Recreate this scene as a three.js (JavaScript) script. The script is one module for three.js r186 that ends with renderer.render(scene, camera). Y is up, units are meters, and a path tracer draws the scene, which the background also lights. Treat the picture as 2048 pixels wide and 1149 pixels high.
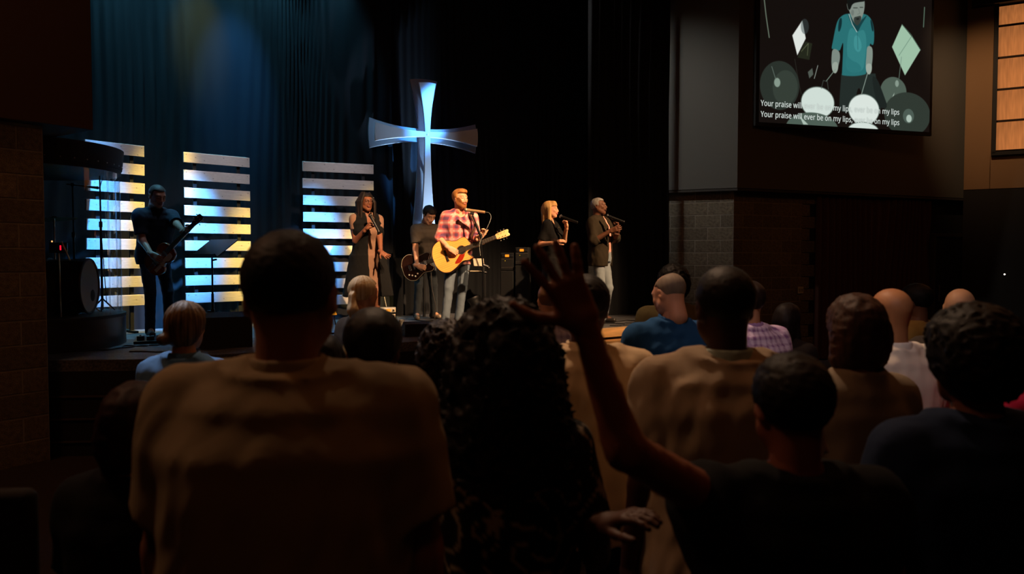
import * as THREE from 'three';
import { RoundedBoxGeometry } from 'three/addons/geometries/RoundedBoxGeometry.js';
import { mergeGeometries } from 'three/addons/utils/BufferGeometryUtils.js';
import { ImprovedNoise } from 'three/addons/math/ImprovedNoise.js';
import { RectAreaLightUniformsLib } from 'three/addons/lights/RectAreaLightUniformsLib.js';

// ---------------------------------------------------------------- camera, exposure
const F = 1536, HOR = 515, CAMY = 1.75, STAGE = 0.85, ROOF = 7.2;
const PITCH = Math.atan((574.5 - HOR) / F);
const scene = new THREE.Scene();
scene.background = new THREE.Color(0x000000);
const camera = new THREE.PerspectiveCamera(2 * Math.atan(574.5 / F) * 180 / Math.PI, 2048 / 1149, 0.1, 80);
camera.position.set(0, CAMY, 0);
camera.rotation.x = -PITCH;
camera.focus = 10;
camera.userData.fStop = 3.2;
scene.add(camera);
const renderer = new THREE.WebGLRenderer({ antialias: true });
renderer.toneMapping = THREE.LinearToneMapping;
renderer.toneMappingExposure = 1.0;
renderer.shadowMap.enabled = true;
RectAreaLightUniformsLib.init();

const V = (x = 0, y = 0, z = 0) => new THREE.Vector3(x, y, z);
// a point of the place on the line of sight of photo pixel (px, py), z metres in front of the camera
function at(px, py, z) {
  const u = (px - 1024) / F, v = (574.5 - py) / F, c = Math.cos(PITCH), s = Math.sin(PITCH);
  const y = v * c - s, d = c + v * s;
  return V(u / d * z, CAMY + y / d * z, -z);
}
const X = (px, z) => at(px, HOR, z).x;
const noise = new ImprovedNoise();
const N3 = (x, y, z) => noise.noise(x + 11.3, y + 7.7, z + 3.1);
let seed = 20240; const rnd = () => { seed = (seed * 1664525 + 1013904223) % 4294967296; return seed / 4294967296; };
const lin = (hex) => { const c = new THREE.Color(hex); return [c.r, c.g, c.b]; };

// ---------------------------------------------------------------- scene bookkeeping
const taken = {};
function numbered(n) { if (!(n in taken)) { taken[n] = 0; return n; } taken[n]++; return n + '_' + String(taken[n]).padStart(3, '0'); }
function meta(o, label, category, group, kind) { if (label) o.userData.label = label; if (category) o.userData.category = category; if (group) o.userData.group = group; if (kind) o.userData.kind = kind; return o; }
function thing(name, label, category, pos = [0, 0, 0], turn = 0, group) {
  const o = new THREE.Group(); o.name = numbered(name); o.position.set(...pos); o.rotation.y = turn; scene.add(o);
  return meta(o, label, category, group);
}
function mesh(name, geo, mat, parent, label) {
  const m = new THREE.Mesh(Array.isArray(geo) ? merge(geo) : geo, mat); m.castShadow = m.receiveShadow = true;
  m.name = parent ? name : numbered(name); (parent || scene).add(m); if (label) m.userData.label = label; return m;
}
function merge(list) {
  return mergeGeometries(list.map((g) => { const h = g.index ? g.toNonIndexed() : g.clone(); for (const k of Object.keys(h.attributes)) if (!['position', 'normal', 'uv'].includes(k)) h.deleteAttribute(k); return h; }));
}
function solo(name, geo, mat, label, category, group) { return meta(mesh(name, geo, mat), label, category, group); }
function struct(name, geo, mat, label) { return meta(mesh(name, geo, mat), label, null, null, 'structure'); }
const std = (color, roughness = 0.8, metalness = 0, extra = {}) => new THREE.MeshStandardMaterial({ color, roughness, metalness, ...extra });
const box = (w, h, d, x = 0, y = 0, z = 0, r = 0.004) => new RoundedBoxGeometry(w, h, d, 1, Math.min(r, w / 3, h / 3, d / 3)).translate(x, y, z);
const cyl = (r0, r1, h, x = 0, y = 0, z = 0, n = 20) => new THREE.CylinderGeometry(r1, r0, h, n).translate(x, y, z);
function rod(a, b, r, r2 = r, n = 10) {
  const d = b.clone().sub(a), L = d.length(), g = new THREE.CylinderGeometry(r2, r, L, n);
  g.applyQuaternion(new THREE.Quaternion().setFromUnitVectors(V(0, 1, 0), d.normalize()));
  return g.translate((a.x + b.x) / 2, (a.y + b.y) / 2, (a.z + b.z) / 2);
}
const tube = (pts, r, seg = 40, rs = 6) => new THREE.TubeGeometry(new THREE.CatmullRomCurve3(pts.map((p) => (p.isVector3 ? p : V(...p)))), seg, r, rs);
const lathe = (pts, n = 32) => new THREE.LatheGeometry(pts.map((p) => new THREE.Vector2(...p)), n);

function canvasTex(w, h, draw, srgb = true) {
  const c = document.createElement('canvas'); c.width = w; c.height = h; draw(c.getContext('2d'), w, h);
  const t = new THREE.CanvasTexture(c); if (srgb) t.colorSpace = THREE.SRGBColorSpace; t.wrapS = t.wrapT = THREE.RepeatWrapping; t.magFilter = THREE.LinearFilter; return t;
}
function grainTex(w, h, fn) {     // fn(u, v) -> [r, g, b] 0..1 sRGB
  const d = new Uint8Array(w * h * 4);
  for (let j = 0; j < h; j++) for (let i = 0; i < w; i++) { const c = fn(i / w, j / h), o = (j * w + i) * 4; for (let k = 0; k < 3; k++) d[o + k] = Math.max(0, Math.min(255, c[k] * 255)); d[o + 3] = 255; }
  const t = new THREE.DataTexture(d, w, h); t.colorSpace = THREE.SRGBColorSpace; t.wrapS = t.wrapT = THREE.RepeatWrapping; t.magFilter = THREE.LinearFilter; t.minFilter = THREE.LinearMipmapLinearFilter; t.generateMipmaps = true; t.needsUpdate = true; return t;
}

// ---------------------------------------------------------------- lamps above the stage and the house
const canMat = std(0x0c0c0d, 0.5, 0.3);
function stageLamp(label, pos, target, color, candela, deg, soft, pen = 0.6) {
  const g = thing('stage_light', label, 'stage light', pos.toArray());
  const dir = target.clone().sub(pos).normalize(), q = new THREE.Quaternion().setFromUnitVectors(V(0, -1, 0), dir);
  const body = mesh('lamp_housing', lathe([[0.001, 0.2], [0.06, 0.2], [0.085, 0.14], [0.09, -0.1], [0.105, -0.12], [0.105, -0.16], [0.095, -0.16], [0.085, -0.1]], 24), canMat, g);
  const lens = mesh('lamp_lens', new THREE.CylinderGeometry(0.082, 0.082, 0.01, 24).translate(0, -0.11, 0), new THREE.MeshStandardMaterial({ color: 0x111111, emissive: color, emissiveIntensity: 1.5, roughness: 0.3 }), g);
  body.quaternion.copy(q); lens.quaternion.copy(q);
  const up = Math.sign(ROOF - 0.1 - pos.y) || 1;
  if (pos.y > 3) {
    mesh('yoke', [new THREE.TorusGeometry(0.12, 0.008, 6, 20, Math.PI).translate(0, 0.0, 0), rod(V(0, 0.12, 0), V(0, ROOF - pos.y, 0), 0.012)], canMat, g);
  } else mesh('floor_bracket', [box(0.18, 0.012, 0.18, 0, -(pos.y - STAGE) + 0.006, 0), rod(V(-0.1, 0, 0), V(-0.08, -(pos.y - STAGE), 0), 0.008), rod(V(0.1, 0, 0), V(0.08, -(pos.y - STAGE), 0), 0.008)], canMat, g);
  const L = new THREE.SpotLight(color, candela, 0, deg * Math.PI / 180, pen, 2);
  L.position.copy(dir).multiplyScalar(0.17); L.target.position.copy(target); L.castShadow = true; L.shadow.radius = soft ?? 3; L.shadow.mapSize.set(1024, 1024); L.name = 'spot';
  g.add(L); scene.add(L.target); L.target.name = 'light_target'; return g;
}
const WARM = new THREE.Color(1, 0.62, 0.34), AMBER = new THREE.Color(1, 0.64, 0.4), BLUE = new THREE.Color(0.06, 0.36, 1), YEL = new THREE.Color(1, 0.66, 0.12), TEAL = new THREE.Color(0.12, 0.6, 0.7);
// stage plane: its front and back edges run this way
const SD = V(0.81, 0, -0.587).normalize(), SN = V(0.587, 0, 0.81).normalize();
const backAt = (t, off = 0) => V(-1.33, 0, -11.95).addScaledVector(SD, t).addScaledVector(SN, off);
const backT = (px) => { const r = (px - 1024) / F; return (r * 11.95 + 1.33) / (SD.x + r * SD.z) ; };   // place on the back wall seen at column px
const SINGER = V(-0.75, 2.0, -10);

stageLamp('warm front spotlight aimed at the guitarist in plaid', V(2.6, 6.3, -4.6), V(-0.75, 1.75, -10), WARM, 600, 8.5, 3);
stageLamp('warm front spotlight aimed at the woman in glasses', V(1.4, 6.3, -3.9), V(-1.8, 1.85, -9.7), WARM, 460, 7, 3);
stageLamp('warm front spotlight aimed at the pair of singers', V(5.2, 6.3, -6.2), V(0.95, 1.85, -10.4), WARM, 350, 13, 3);
// colour washes on the plank panels: one blue and one yellow head each
const panelT = [backT(224), backT(433), backT(676)];
const washTo = (t, y) => { const p = backAt(t, 0.1); p.y = y; return p; };
const washFrom = (t, off, y) => { const p = backAt(t, off); p.y = y; return p; };
const cols = ['nearest the drum booth', 'behind the bassist', 'beside the cross'];
const panelMid = [V(X(226, 8.98), 0, -8.98), V(X(433, 9.68), 0, -9.68), V(X(676, 10.65), 0, -10.65)];
const panelDir = [V(0.63, 0, -0.78), V(0.81, 0, -0.587), V(0.9, 0, -0.43)].map((v) => v.normalize());
panelMid.forEach((m, i) => {
  const d = panelDir[i], n = V(-d.z, 0, d.x), from = (s, o) => m.clone().addScaledVector(d, s).addScaledVector(n, o).setY(STAGE + 0.17), to = (s, y) => m.clone().addScaledVector(d, s).setY(y);
  const src = [V(-2.6, 6.75, -8.3), m.clone().addScaledVector(n, 2.3).addScaledVector(d, 0.2).setY(6.0), m.clone().addScaledVector(n, 2.3).addScaledVector(d, 0.15).setY(6.0)][i], side = (s) => src.clone().addScaledVector(d, s).addScaledVector(n, -s * 0.2);
  stageLamp('blue overhead spotlight on the plank panel ' + cols[i], side(-0.3), to([-0.36, -0.34, -0.4][i], [1.75, 1.85, 1.8][i]), BLUE, [950, 850, 850][i], [6.5, 6.5, 6.5][i], 3, 1);
  stageLamp('yellow overhead spotlight on the plank panel ' + cols[i], side(0.3), to([0.34, 0.46, 0.5][i], [1.85, 1.65, 1.8][i]), YEL, [330, 280, 190][i], [6.5, 6.5, 6.5][i], 3, 1);
  stageLamp('pale overhead wash on the plank panel ' + cols[i], side(0), to(0, 2.3), new THREE.Color(0.86, 0.84, 1), [22, 28, 24][i], 13, 3, 0.9);
});
stageLamp('yellow overhead lamp grazing the curtain above the bassist', backAt(backT(385), 1.35).setY(6.9), backAt(backT(405), 0.0).setY(4.6), new THREE.Color(0.8, 0.78, 0.12), 42, 10, 3, 1);
stageLamp('blue overhead lamp grazing the curtain between two panels', backAt(backT(470), 1.35).setY(6.9), backAt(backT(472), 0.0).setY(4.0), BLUE, 110, 12, 3, 1);
// a row of cool lamps hung close to the curtain, behind the panels, washing down its folds
[175, 300, 420, 545, 665].forEach((px, i) => stageLamp('teal lamp hung close to the curtain, ' + ['leftmost', 'second', 'middle', 'fourth', 'rightmost'][i] + ' of a row of five', backAt(backT(px), 0.3).setY(6.9), backAt(backT(px), 0.0).setY(1.6), new THREE.Color(0.13, 0.56, 0.85), [60, 70, 70, 60, 34][i], 24, 3, 1));
// ---------------------------------------------------------------- the room
const carpetTex = grainTex(256, 256, (u, v) => { const n = 0.5 + 0.5 * N3(u * 40, v * 40, 1) * 0.6 + (rnd() - 0.5) * 0.3; return [0.17 * n + 0.04, 0.11 * n + 0.025, 0.09 * n + 0.02]; });
carpetTex.repeat.set(1, 1);
const slabGeo = (pts, y0, y1) => { const s = new THREE.Shape(pts.map(([x, z]) => new THREE.Vector2(x, -z))); return new THREE.ExtrudeGeometry(s, { depth: y1 - y0, bevelEnabled: false }).rotateX(-Math.PI / 2).translate(0, y0, 0); };
struct('floor', slabGeo([[-14, 6], [14, 6], [14, -18], [-14, -18]], -0.2, 0), new THREE.MeshStandardMaterial({ map: carpetTex, roughness: 0.95 }), 'dark reddish brown carpet under the standing crowd');
struct('ceiling', slabGeo([[-14, 6], [14, 6], [14, -18], [-14, -18]], ROOF, ROOF + 0.2), std(0x0b0a0a, 0.95), 'dark ceiling over hall and stage');
const wallPaint = std(0x2c2621, 0.9), greyPaint = std(0x4a4844, 0.9), darkPaint = std(0x14110f, 0.95);
struct('wall_rear', box(28, ROOF, 0.2, 0, ROOF / 2, 5.9, 0.001), darkPaint, 'dark rear wall of the hall');
struct('wall_far', box(28, ROOF, 0.2, 0, ROOF / 2, -17.9, 0.001), darkPaint, 'dark wall behind the stage');
struct('wall_outer', [box(0.2, ROOF, 24, -13.9, ROOF / 2, -6, 0.001), box(0.2, ROOF, 24, 13.9, ROOF / 2, -6, 0.001)], darkPaint, 'dark side walls of the hall');

// a wall run: origin at its corner, x along the wall, z out of the wall towards the hall
function wallFrame(o, dir) { o.position.copy(o.position); o.rotation.y = Math.atan2(-dir.z, dir.x); }
const blockTex = grainTex(256, 128, (u, v) => { const n = 0.62 + 0.22 * N3(u * 60, v * 30, 4) + 0.12 * N3(u * 9, v * 5, 9) + (rnd() - 0.5) * 0.24; return [n, n * 0.965, n * 0.9]; });
const blockMats = [0xb3aa9c, 0xaaa193, 0xbdb3a4, 0xa29a8d].map((c) => std(c, 0.95, 0, { map: blockTex, bumpMap: blockTex, bumpScale: 0.004 }));
const blockFull = box(0.396, 0.193, 0.09, 0, 0, 0, 0.006), blockHalf = box(0.193, 0.193, 0.09, 0, 0, 0, 0.006);
function blockWall(parent, x0, x1, y0, y1, mirror) {      // running bond of concrete blocks on the face z = 0 of the parent
  const W = 0.406, Hc = 0.203; let row = 0;
  for (let y = y0; y + Hc <= y1 + 0.01; y += Hc, row++) {
    let x = x0, first = true;
    while (x < x1 - 0.15) {
      const half = first && row % 2 === 1, w = half ? W / 2 : W;
      const m = mesh('block', half ? blockHalf : blockFull, blockMats[Math.floor(rnd() * 4)], parent);
      m.position.set(mirror * (x + w / 2), y + Hc / 2, -0.0495 + rnd() * 0.002); x += w; first = false;
    }
  }
}
const mortar = std(0x8c857a, 0.95);
function blockedWall(name, label, corner, dir, len, h, mirror, blocksLen) {
  const g = new THREE.Group(); g.name = name; g.position.copy(corner); g.rotation.y = Math.atan2(-dir.z, dir.x) + (mirror < 0 ? Math.PI : 0); scene.add(g); meta(g, label, null, null, 'structure');
  const bed = len > blocksLen ? blocksLen - 0.25 : len;
  mesh('mortar_bed', box(bed, h, 0.22, mirror * bed / 2, h / 2, -0.118, 0.002), mortar, g);
  if (len > bed) mesh('plain_wall', box(len - bed, h, 0.22, mirror * (len + bed) / 2, h / 2, -0.118, 0.002), darkPaint, g);
  blockWall(g, 0.002, blocksLen, 0.0, h, mirror);
  return g;
}
// left: block pier that runs back along the house, painted bulkhead above it
const LC = V(X(92, 6.54), 0, -6.54), LD = V(-0.57, 0, 0.82).normalize();
const leftWall = blockedWall('wall_left', 'concrete block wall at the left of the stage', LC, LD, 12, 2.86, -1, 2.5);
const RWH = 2.84;
{
  const g = new THREE.Group(); g.name = 'wall_left_upper'; g.position.copy(LC); g.rotation.y = Math.atan2(-LD.z, LD.x) + Math.PI; scene.add(g); meta(g, 'painted bulkhead over the left block wall', null, null, 'structure');
  mesh('bulkhead', box(12.5, ROOF - 2.86, 0.75, -5.87, 2.87 + (ROOF - 2.86) / 2, -0.3, 0.004), std(0x3f2c22, 0.9), g);
}
// right: block pier with two faces that meet in a corner, bulkhead above, dark drapes further along
const RC = V(X(1466, 12.3), 0, -12.3), RL = V(-0.9, 0, -0.43).normalize(), RR = V(0.914, 0, -0.407).normalize();
const pierL = blockedWall('wall_right', 'concrete block pier face at the right side of the stage', RC, RL, 1.34, RWH, -1, 1.34);
const pierR = blockedWall('wall_right_return', 'concrete block wall running right from the stage pier', RC, RR, 5.5, RWH, 1, 1.7);
{
  const g = new THREE.Group(); g.name = 'wall_right_upper'; scene.add(g); meta(g, 'painted bulkhead above the right block pier', null, null, 'structure');
  const o = RC.clone().add(V(0.02, 0, 0.12));
  const a = o.clone().addScaledVector(RL, 1.46), b = o.clone().addScaledVector(RR, 5.62), k = V(4.2, 0, -16.4);
  mesh('bulkhead', slabGeo([[o.x, o.z], [b.x, b.z], [k.x, k.z], [a.x, a.z]], RWH + 0.01, ROOF), std(0x5c5a55, 0.92), g);
  mesh('ledge', slabGeo([[o.x, o.z + 0.02], [b.x, b.z], [k.x, k.z], [a.x - 0.02, a.z]], RWH - 0.035, RWH), std(0x3a3733, 0.9), g);
}
{   // outlet plate on the pier
  const p = thing('wall_outlet', 'small pale outlet plate on the dark block wall', 'outlet', RC.clone().addScaledVector(RR, 1.42).add(V(0, 1.2, 0)).toArray(), Math.atan2(-RR.z, RR.x));
  mesh('plate', box(0.12, 0.115, 0.01, 0, 0, 0.013, 0.003), std(0xb9b2a6, 0.5), p);
  for (const s of [-1, 1]) mesh('socket', box(0.034, 0.05, 0.006, 0.028 * s, 0, 0.02, 0.002), std(0x8a847a, 0.5), p);
}
// folds of cloth: a wavy sheet with two sides along x, from y0 to y1
function drape(len, y0, y1, depth, pitch, sd, nx) {
  nx = nx || Math.ceil(len / pitch * 12); const ny = 10, pos = [], idx = [];
  const off = (x, y) => { const w = 1 + 0.35 * N3(x * 0.9, y * 0.15, sd); return depth * (0.5 + 0.5 * Math.sin(x / pitch * 6.283 * w + 2.5 * N3(x * 0.7, y * 0.1, sd + 5))) * (0.6 + 0.5 * N3(x * 1.3, y * 0.25, sd + 9)); };
  for (let s = 0; s < 2; s++) for (let j = 0; j <= ny; j++) for (let i = 0; i <= nx; i++) { const x = len * i / nx, y = y0 + (y1 - y0) * j / ny; pos.push(x, y, off(x, y) - s * 0.02); }
  const n = (nx + 1) * (ny + 1);
  for (let j = 0; j < ny; j++) for (let i = 0; i < nx; i++) { const a = j * (nx + 1) + i, b = a + 1, c = a + nx + 1, d = c + 1; idx.push(a, b, d, a, d, c, n + a, n + d, n + b, n + a, n + c, n + d); }
  const g = new THREE.BufferGeometry(); g.setAttribute('position', new THREE.Float32BufferAttribute(pos, 3)); g.setIndex(idx); g.computeVertexNormals(); return g;
}
function drapeThing(name, label, from, dir, len, y0, y1, depth, pitch, sd, mat) {
  const m = mesh(name, drape(len, y0, y1, depth, pitch, sd), mat); m.position.copy(from); m.rotation.y = Math.atan2(-dir.z, dir.x); return meta(m, label, 'curtain');
}
const blackCloth = new THREE.MeshPhysicalMaterial({ color: 0x202123, roughness: 0.95, specularIntensity: 0.2 });
const SPLIT = backT(785);
drapeThing('stage_curtain', 'tall black pleated curtain hanging behind the cross and the singers', backAt(SPLIT - 0.05, -0.12), SD, 5.2 - SPLIT, STAGE, ROOF, 0.05, 0.15, 2, blackCloth);
drapeThing('stage_curtain', 'tall black pleated curtain in teal light behind the plank panels', backAt(-6.6), SD, 6.6 + SPLIT, STAGE, ROOF, 0.05, 0.15, 1, blackCloth);
drapeThing('stage_curtain', 'black masking curtain beside the right block pier', V(1.15, 0, -11.7), V(0.86, 0, -0.5).normalize(), 1.6, STAGE, ROOF, 0.05, 0.16, 3, blackCloth);
drapeThing('side_curtain', 'dark reddish drape along the right wall under the screen', RC.clone().addScaledVector(RR, 1.72).add(V(0.012, 0, 0.03)), RR, 2.75, 0.02, RWH - 0.06, 0.07, 0.15, 7, std(0x4a2c22, 0.95));

// the stage platform with its wooden front
const front = [[-8.5, -6.9], [-5.2, -6.72], [-4.0, -6.68], [-3.3, -6.74], [-2.4, -7.25], [0.5, -9.2], [1.25, -9.7], [1.75, -10.06], [2.6, -10.9], [2.9, -11.8]];
const deckPts = [...front, [2.6, -13.4], [3.2, -16.2], [-9, -16.2]];
const deckTex = grainTex(256, 256, (u, v) => { const n = 0.3 + 0.14 * N3(u * 50, v * 50, 2) + 0.1 * N3(u * 6, v * 6, 3) + (rnd() - 0.5) * 0.1; return [n, n, n * 1.03]; });
struct('stage', slabGeo(deckPts, 0.0, STAGE - 0.1), std(0x100e0d, 0.9), 'dark raised stage platform');
struct('stage_deck', slabGeo(deckPts, STAGE - 0.1, STAGE), new THREE.MeshStandardMaterial({ map: deckTex, roughness: 0.55 }), 'black painted stage floor');
const oakTex = grainTex(256, 64, (u, v) => { const g = 0.5 + 0.5 * Math.sin((v * 9 + 0.6 * N3(u * 2, v * 7, 2)) * 6.28); const n = 0.86 + 0.08 * g + 0.06 * N3(u * 8, v * 60, 8); return [n, n * 0.86, n * 0.66]; });
const oak = new THREE.MeshStandardMaterial({ map: oakTex, color: 0xffecd0, roughness: 0.4 });
function edgeRun(name, label, pts, y0, y1, out, mat) {     // a board that follows the stage front
  const w = pts.map(([x, z]) => [x + SN.x * out, z + SN.z * out]);
  return struct(name, slabGeo([...w, ...pts.map(([x, z]) => [x - 0.05 * SN.x, z - 0.05 * SN.z]).reverse()], y0, y1), mat, label);
}
edgeRun('trim_1', 'light wooden nosing along the stage front', front.slice(5, 9), STAGE - 0.105, STAGE + 0.004, 0.04, oak);
edgeRun('trim_2', 'lower wooden step board under the stage nosing', front.slice(5, 9), STAGE - 0.3, STAGE - 0.14, 0.2, oak);
for (let k = 0; k < 3; k++) edgeRun('baseboard_stage_' + (k + 1), 'dark strip on the stage front at the left', front.slice(0, 4), 0.12 + k * 0.2, 0.135 + k * 0.2, 0.015, std(0x3a3029, 0.7));

// ---------------------------------------------------------------- right wall beyond the pier: door, corner, lit window
const CORNER = RC.clone().addScaledVector(RR, 5.24).add(V(0.05, 0, 0.13)), WD = V(0.87, 0, 0.5).normalize();
const WROT = Math.atan2(-WD.z, WD.x);
{
  const g = new THREE.Group(); g.name = 'wall_window'; g.position.copy(CORNER); g.rotation.y = WROT; scene.add(g); meta(g, 'tan wall with a high window at the far right', null, null, 'structure');
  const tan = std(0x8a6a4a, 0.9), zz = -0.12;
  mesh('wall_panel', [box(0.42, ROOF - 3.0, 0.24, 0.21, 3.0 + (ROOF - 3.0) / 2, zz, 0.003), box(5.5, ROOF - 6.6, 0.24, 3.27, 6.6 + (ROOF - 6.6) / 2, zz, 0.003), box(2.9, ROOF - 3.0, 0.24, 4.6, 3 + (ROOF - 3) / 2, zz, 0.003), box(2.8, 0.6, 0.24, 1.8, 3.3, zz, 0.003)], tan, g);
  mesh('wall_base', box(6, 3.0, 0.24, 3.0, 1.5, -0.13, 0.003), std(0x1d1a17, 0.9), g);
}
{
  const g = new THREE.Group(); g.name = 'window_1'; g.position.copy(CORNER); g.rotation.y = WROT; scene.add(g); meta(g, 'high window with a glowing amber pleated shade', null, null, 'structure');
  const frame = std(0x0d0a08, 0.7), x0 = 0.42, x1 = 3.05, y0 = 3.63, y1 = 6.36, b = 0.07;
  mesh('window_frame', [box(b, y1 - y0, 0.16, x0 + b / 2, (y0 + y1) / 2, 0), box(b, y1 - y0, 0.16, x1 - b / 2, (y0 + y1) / 2, 0), box(x1 - x0, 0.09, 0.16, (x0 + x1) / 2, y1, 0), box(x1 - x0, b, 0.16, (x0 + x1) / 2, y0, 0)], frame, g);
  const shadeTex = grainTex(512, 128, (u, v) => { const s = 0.72 + 0.16 * N3(u * 26, v * 0.6, 1) + 0.1 * N3(u * 90, v * 2, 3); return [s * 0.84, s * 0.5, s * 0.26]; });
  const shade = new THREE.MeshStandardMaterial({ color: 0x6a4526, roughness: 0.9, emissive: 0xffffff, emissiveMap: shadeTex, emissiveIntensity: 1.15 });
  const rows = [3.68, 4.22, 4.79, 5.36, 5.93, 6.3];
  for (let k = 0; k < rows.length - 1; k++) {
    mesh('shade_pleat', box(x1 - x0 - 2 * b, rows[k + 1] - rows[k] - 0.04, 0.02, (x0 + x1) / 2, (rows[k] + rows[k + 1]) / 2, -0.03), shade, g);
    mesh('shade_seam', box(x1 - x0 - 2 * b, 0.04, 0.03, (x0 + x1) / 2, rows[k + 1], -0.025), std(0x2c1a0e, 0.9), g);
  }
  mesh('valance', box(x1 - x0 + 0.5, 0.3, 0.22, (x0 + x1) / 2 - 0.1, 6.46, 0.03, 0.02), frame, g);
  const L = new THREE.RectAreaLight(0xff9a50, 0.35, x1 - x0, y1 - y0); L.position.set((x0 + x1) / 2, (y0 + y1) / 2, 0.1); L.rotation.y = Math.PI; L.name = 'window_glow'; g.add(L);
}
{
  const g = new THREE.Group(); g.name = 'door_1'; g.position.copy(RC.clone().addScaledVector(RR, 4.5).add(V(0.02, 0, 0.05))); g.rotation.y = Math.atan2(-RR.z, RR.x); scene.add(g); meta(g, 'dark door in the corner below the window', null, null, 'structure');
  mesh('door_leaf', box(0.78, 2.1, 0.05, 0.47, 1.05, 0.02), std(0x1b1815, 0.7), g);
  mesh('door_frame', [box(0.06, 2.16, 0.1, 0.03, 1.08, 0.02), box(0.06, 2.16, 0.1, 0.89, 1.08, 0.02), box(0.92, 0.06, 0.1, 0.46, 2.16, 0.02)], std(0x3b3631, 0.6), g);
  mesh('door_handle', [rod(V(0.12, 0.95, 0.1), V(0.12, 1.25, 0.1), 0.012), rod(V(0.12, 0.97, 0.04), V(0.12, 0.97, 0.1), 0.008), rod(V(0.12, 1.23, 0.04), V(0.12, 1.23, 0.1), 0.008)], std(0x8d8983, 0.3, 0.9), g);
}
// ---------------------------------------------------------------- smooth solids from distance fields
const clamp = (v, a, b) => (v < a ? a : v > b ? b : v), mix = (a, b, t) => a + (b - a) * t;
const smin = (a, b, k) => { if (k <= 0) return a < b ? a : b; const h = Math.max(k - Math.abs(a - b), 0) / k; return (a < b ? a : b) - h * h * k * 0.25; };
class Field {
  constructor() { this.p = []; this.lo = [1e9, 1e9, 1e9]; this.hi = [-1e9, -1e9, -1e9]; this.post = null; }
  grow(c, r) { for (let i = 0; i < 3; i++) { this.lo[i] = Math.min(this.lo[i], c[i] - r); this.hi[i] = Math.max(this.hi[i], c[i] + r); } }
  put(d, k = 0.01, op = 0) { this.p.push({ d, k, op }); return this; }
  // tapered capsule a -> b; clip 1 cuts the far end flat; flat squeezes the section along a direction n
  cap(a, b, ra, rb = ra, k = 0.02, op = 0, clip = 0) {
    const [ax, ay, az] = a, bx = b[0] - ax, by = b[1] - ay, bz = b[2] - az, L2 = bx * bx + by * by + bz * bz || 1e-9, L = Math.sqrt(L2);
    if (!op) { this.grow(a, ra); this.grow(b, rb); }
    return this.put((x, y, z) => {
      const px = x - ax, py = y - ay, pz = z - az, h = (px * bx + py * by + pz * bz) / L2, t = h < 0 ? 0 : h > 1 ? 1 : h, qx = px - bx * t, qy = py - by * t, qz = pz - bz * t;
      let d = Math.sqrt(qx * qx + qy * qy + qz * qz) - (ra + (rb - ra) * t);
      if (clip) d = Math.max(d, (h - 1) * L);
      return d;
    }, k, op);
  }
  ell(c, r, q = null, k = 0.02, op = 0) {
    const iq = q ? q.clone().invert() : null, v = V(), m = Math.min(...r); if (!op) this.grow(c, Math.max(...r));
    return this.put((x, y, z) => {
      let px = x - c[0], py = y - c[1], pz = z - c[2];
      if (iq) { v.set(px, py, pz).applyQuaternion(iq); px = v.x; py = v.y; pz = v.z; }
      const a = px / r[0], b = py / r[1], e = pz / r[2], k0 = Math.sqrt(a * a + b * b + e * e), a1 = a / r[0], b1 = b / r[1], e1 = e / r[2], k1 = Math.sqrt(a1 * a1 + b1 * b1 + e1 * e1);
      return k1 < 1e-9 ? -m : k0 * (k0 - 1) / k1;
    }, k, op);
  }
  box(c, h, r, q = null, k = 0.01, op = 0) {
    const iq = q ? q.clone().invert() : null, v = V(); if (!op) this.grow(c, Math.hypot(...h));
    return this.put((x, y, z) => {
      v.set(x - c[0], y - c[1], z - c[2]); if (iq) v.applyQuaternion(iq);
      const a = Math.abs(v.x) - h[0] + r, b = Math.abs(v.y) - h[1] + r, e = Math.abs(v.z) - h[2] + r;
      return Math.hypot(Math.max(a, 0), Math.max(b, 0), Math.max(e, 0)) + Math.min(Math.max(a, b, e), 0) - r;
    }, k, op);
  }
  eval(x, y, z) {
    let d = 1e3;
    for (const p of this.p) { const e = p.d(x, y, z); d = p.op === 0 ? smin(d, e, p.k) : p.op === 1 ? -smin(-d, e, p.k) : -smin(-d, -e, p.k); }   // 0 join, 1 cut away, 2 keep inside
    return this.post ? this.post(x, y, z, d) : d;
  }
}
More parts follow.
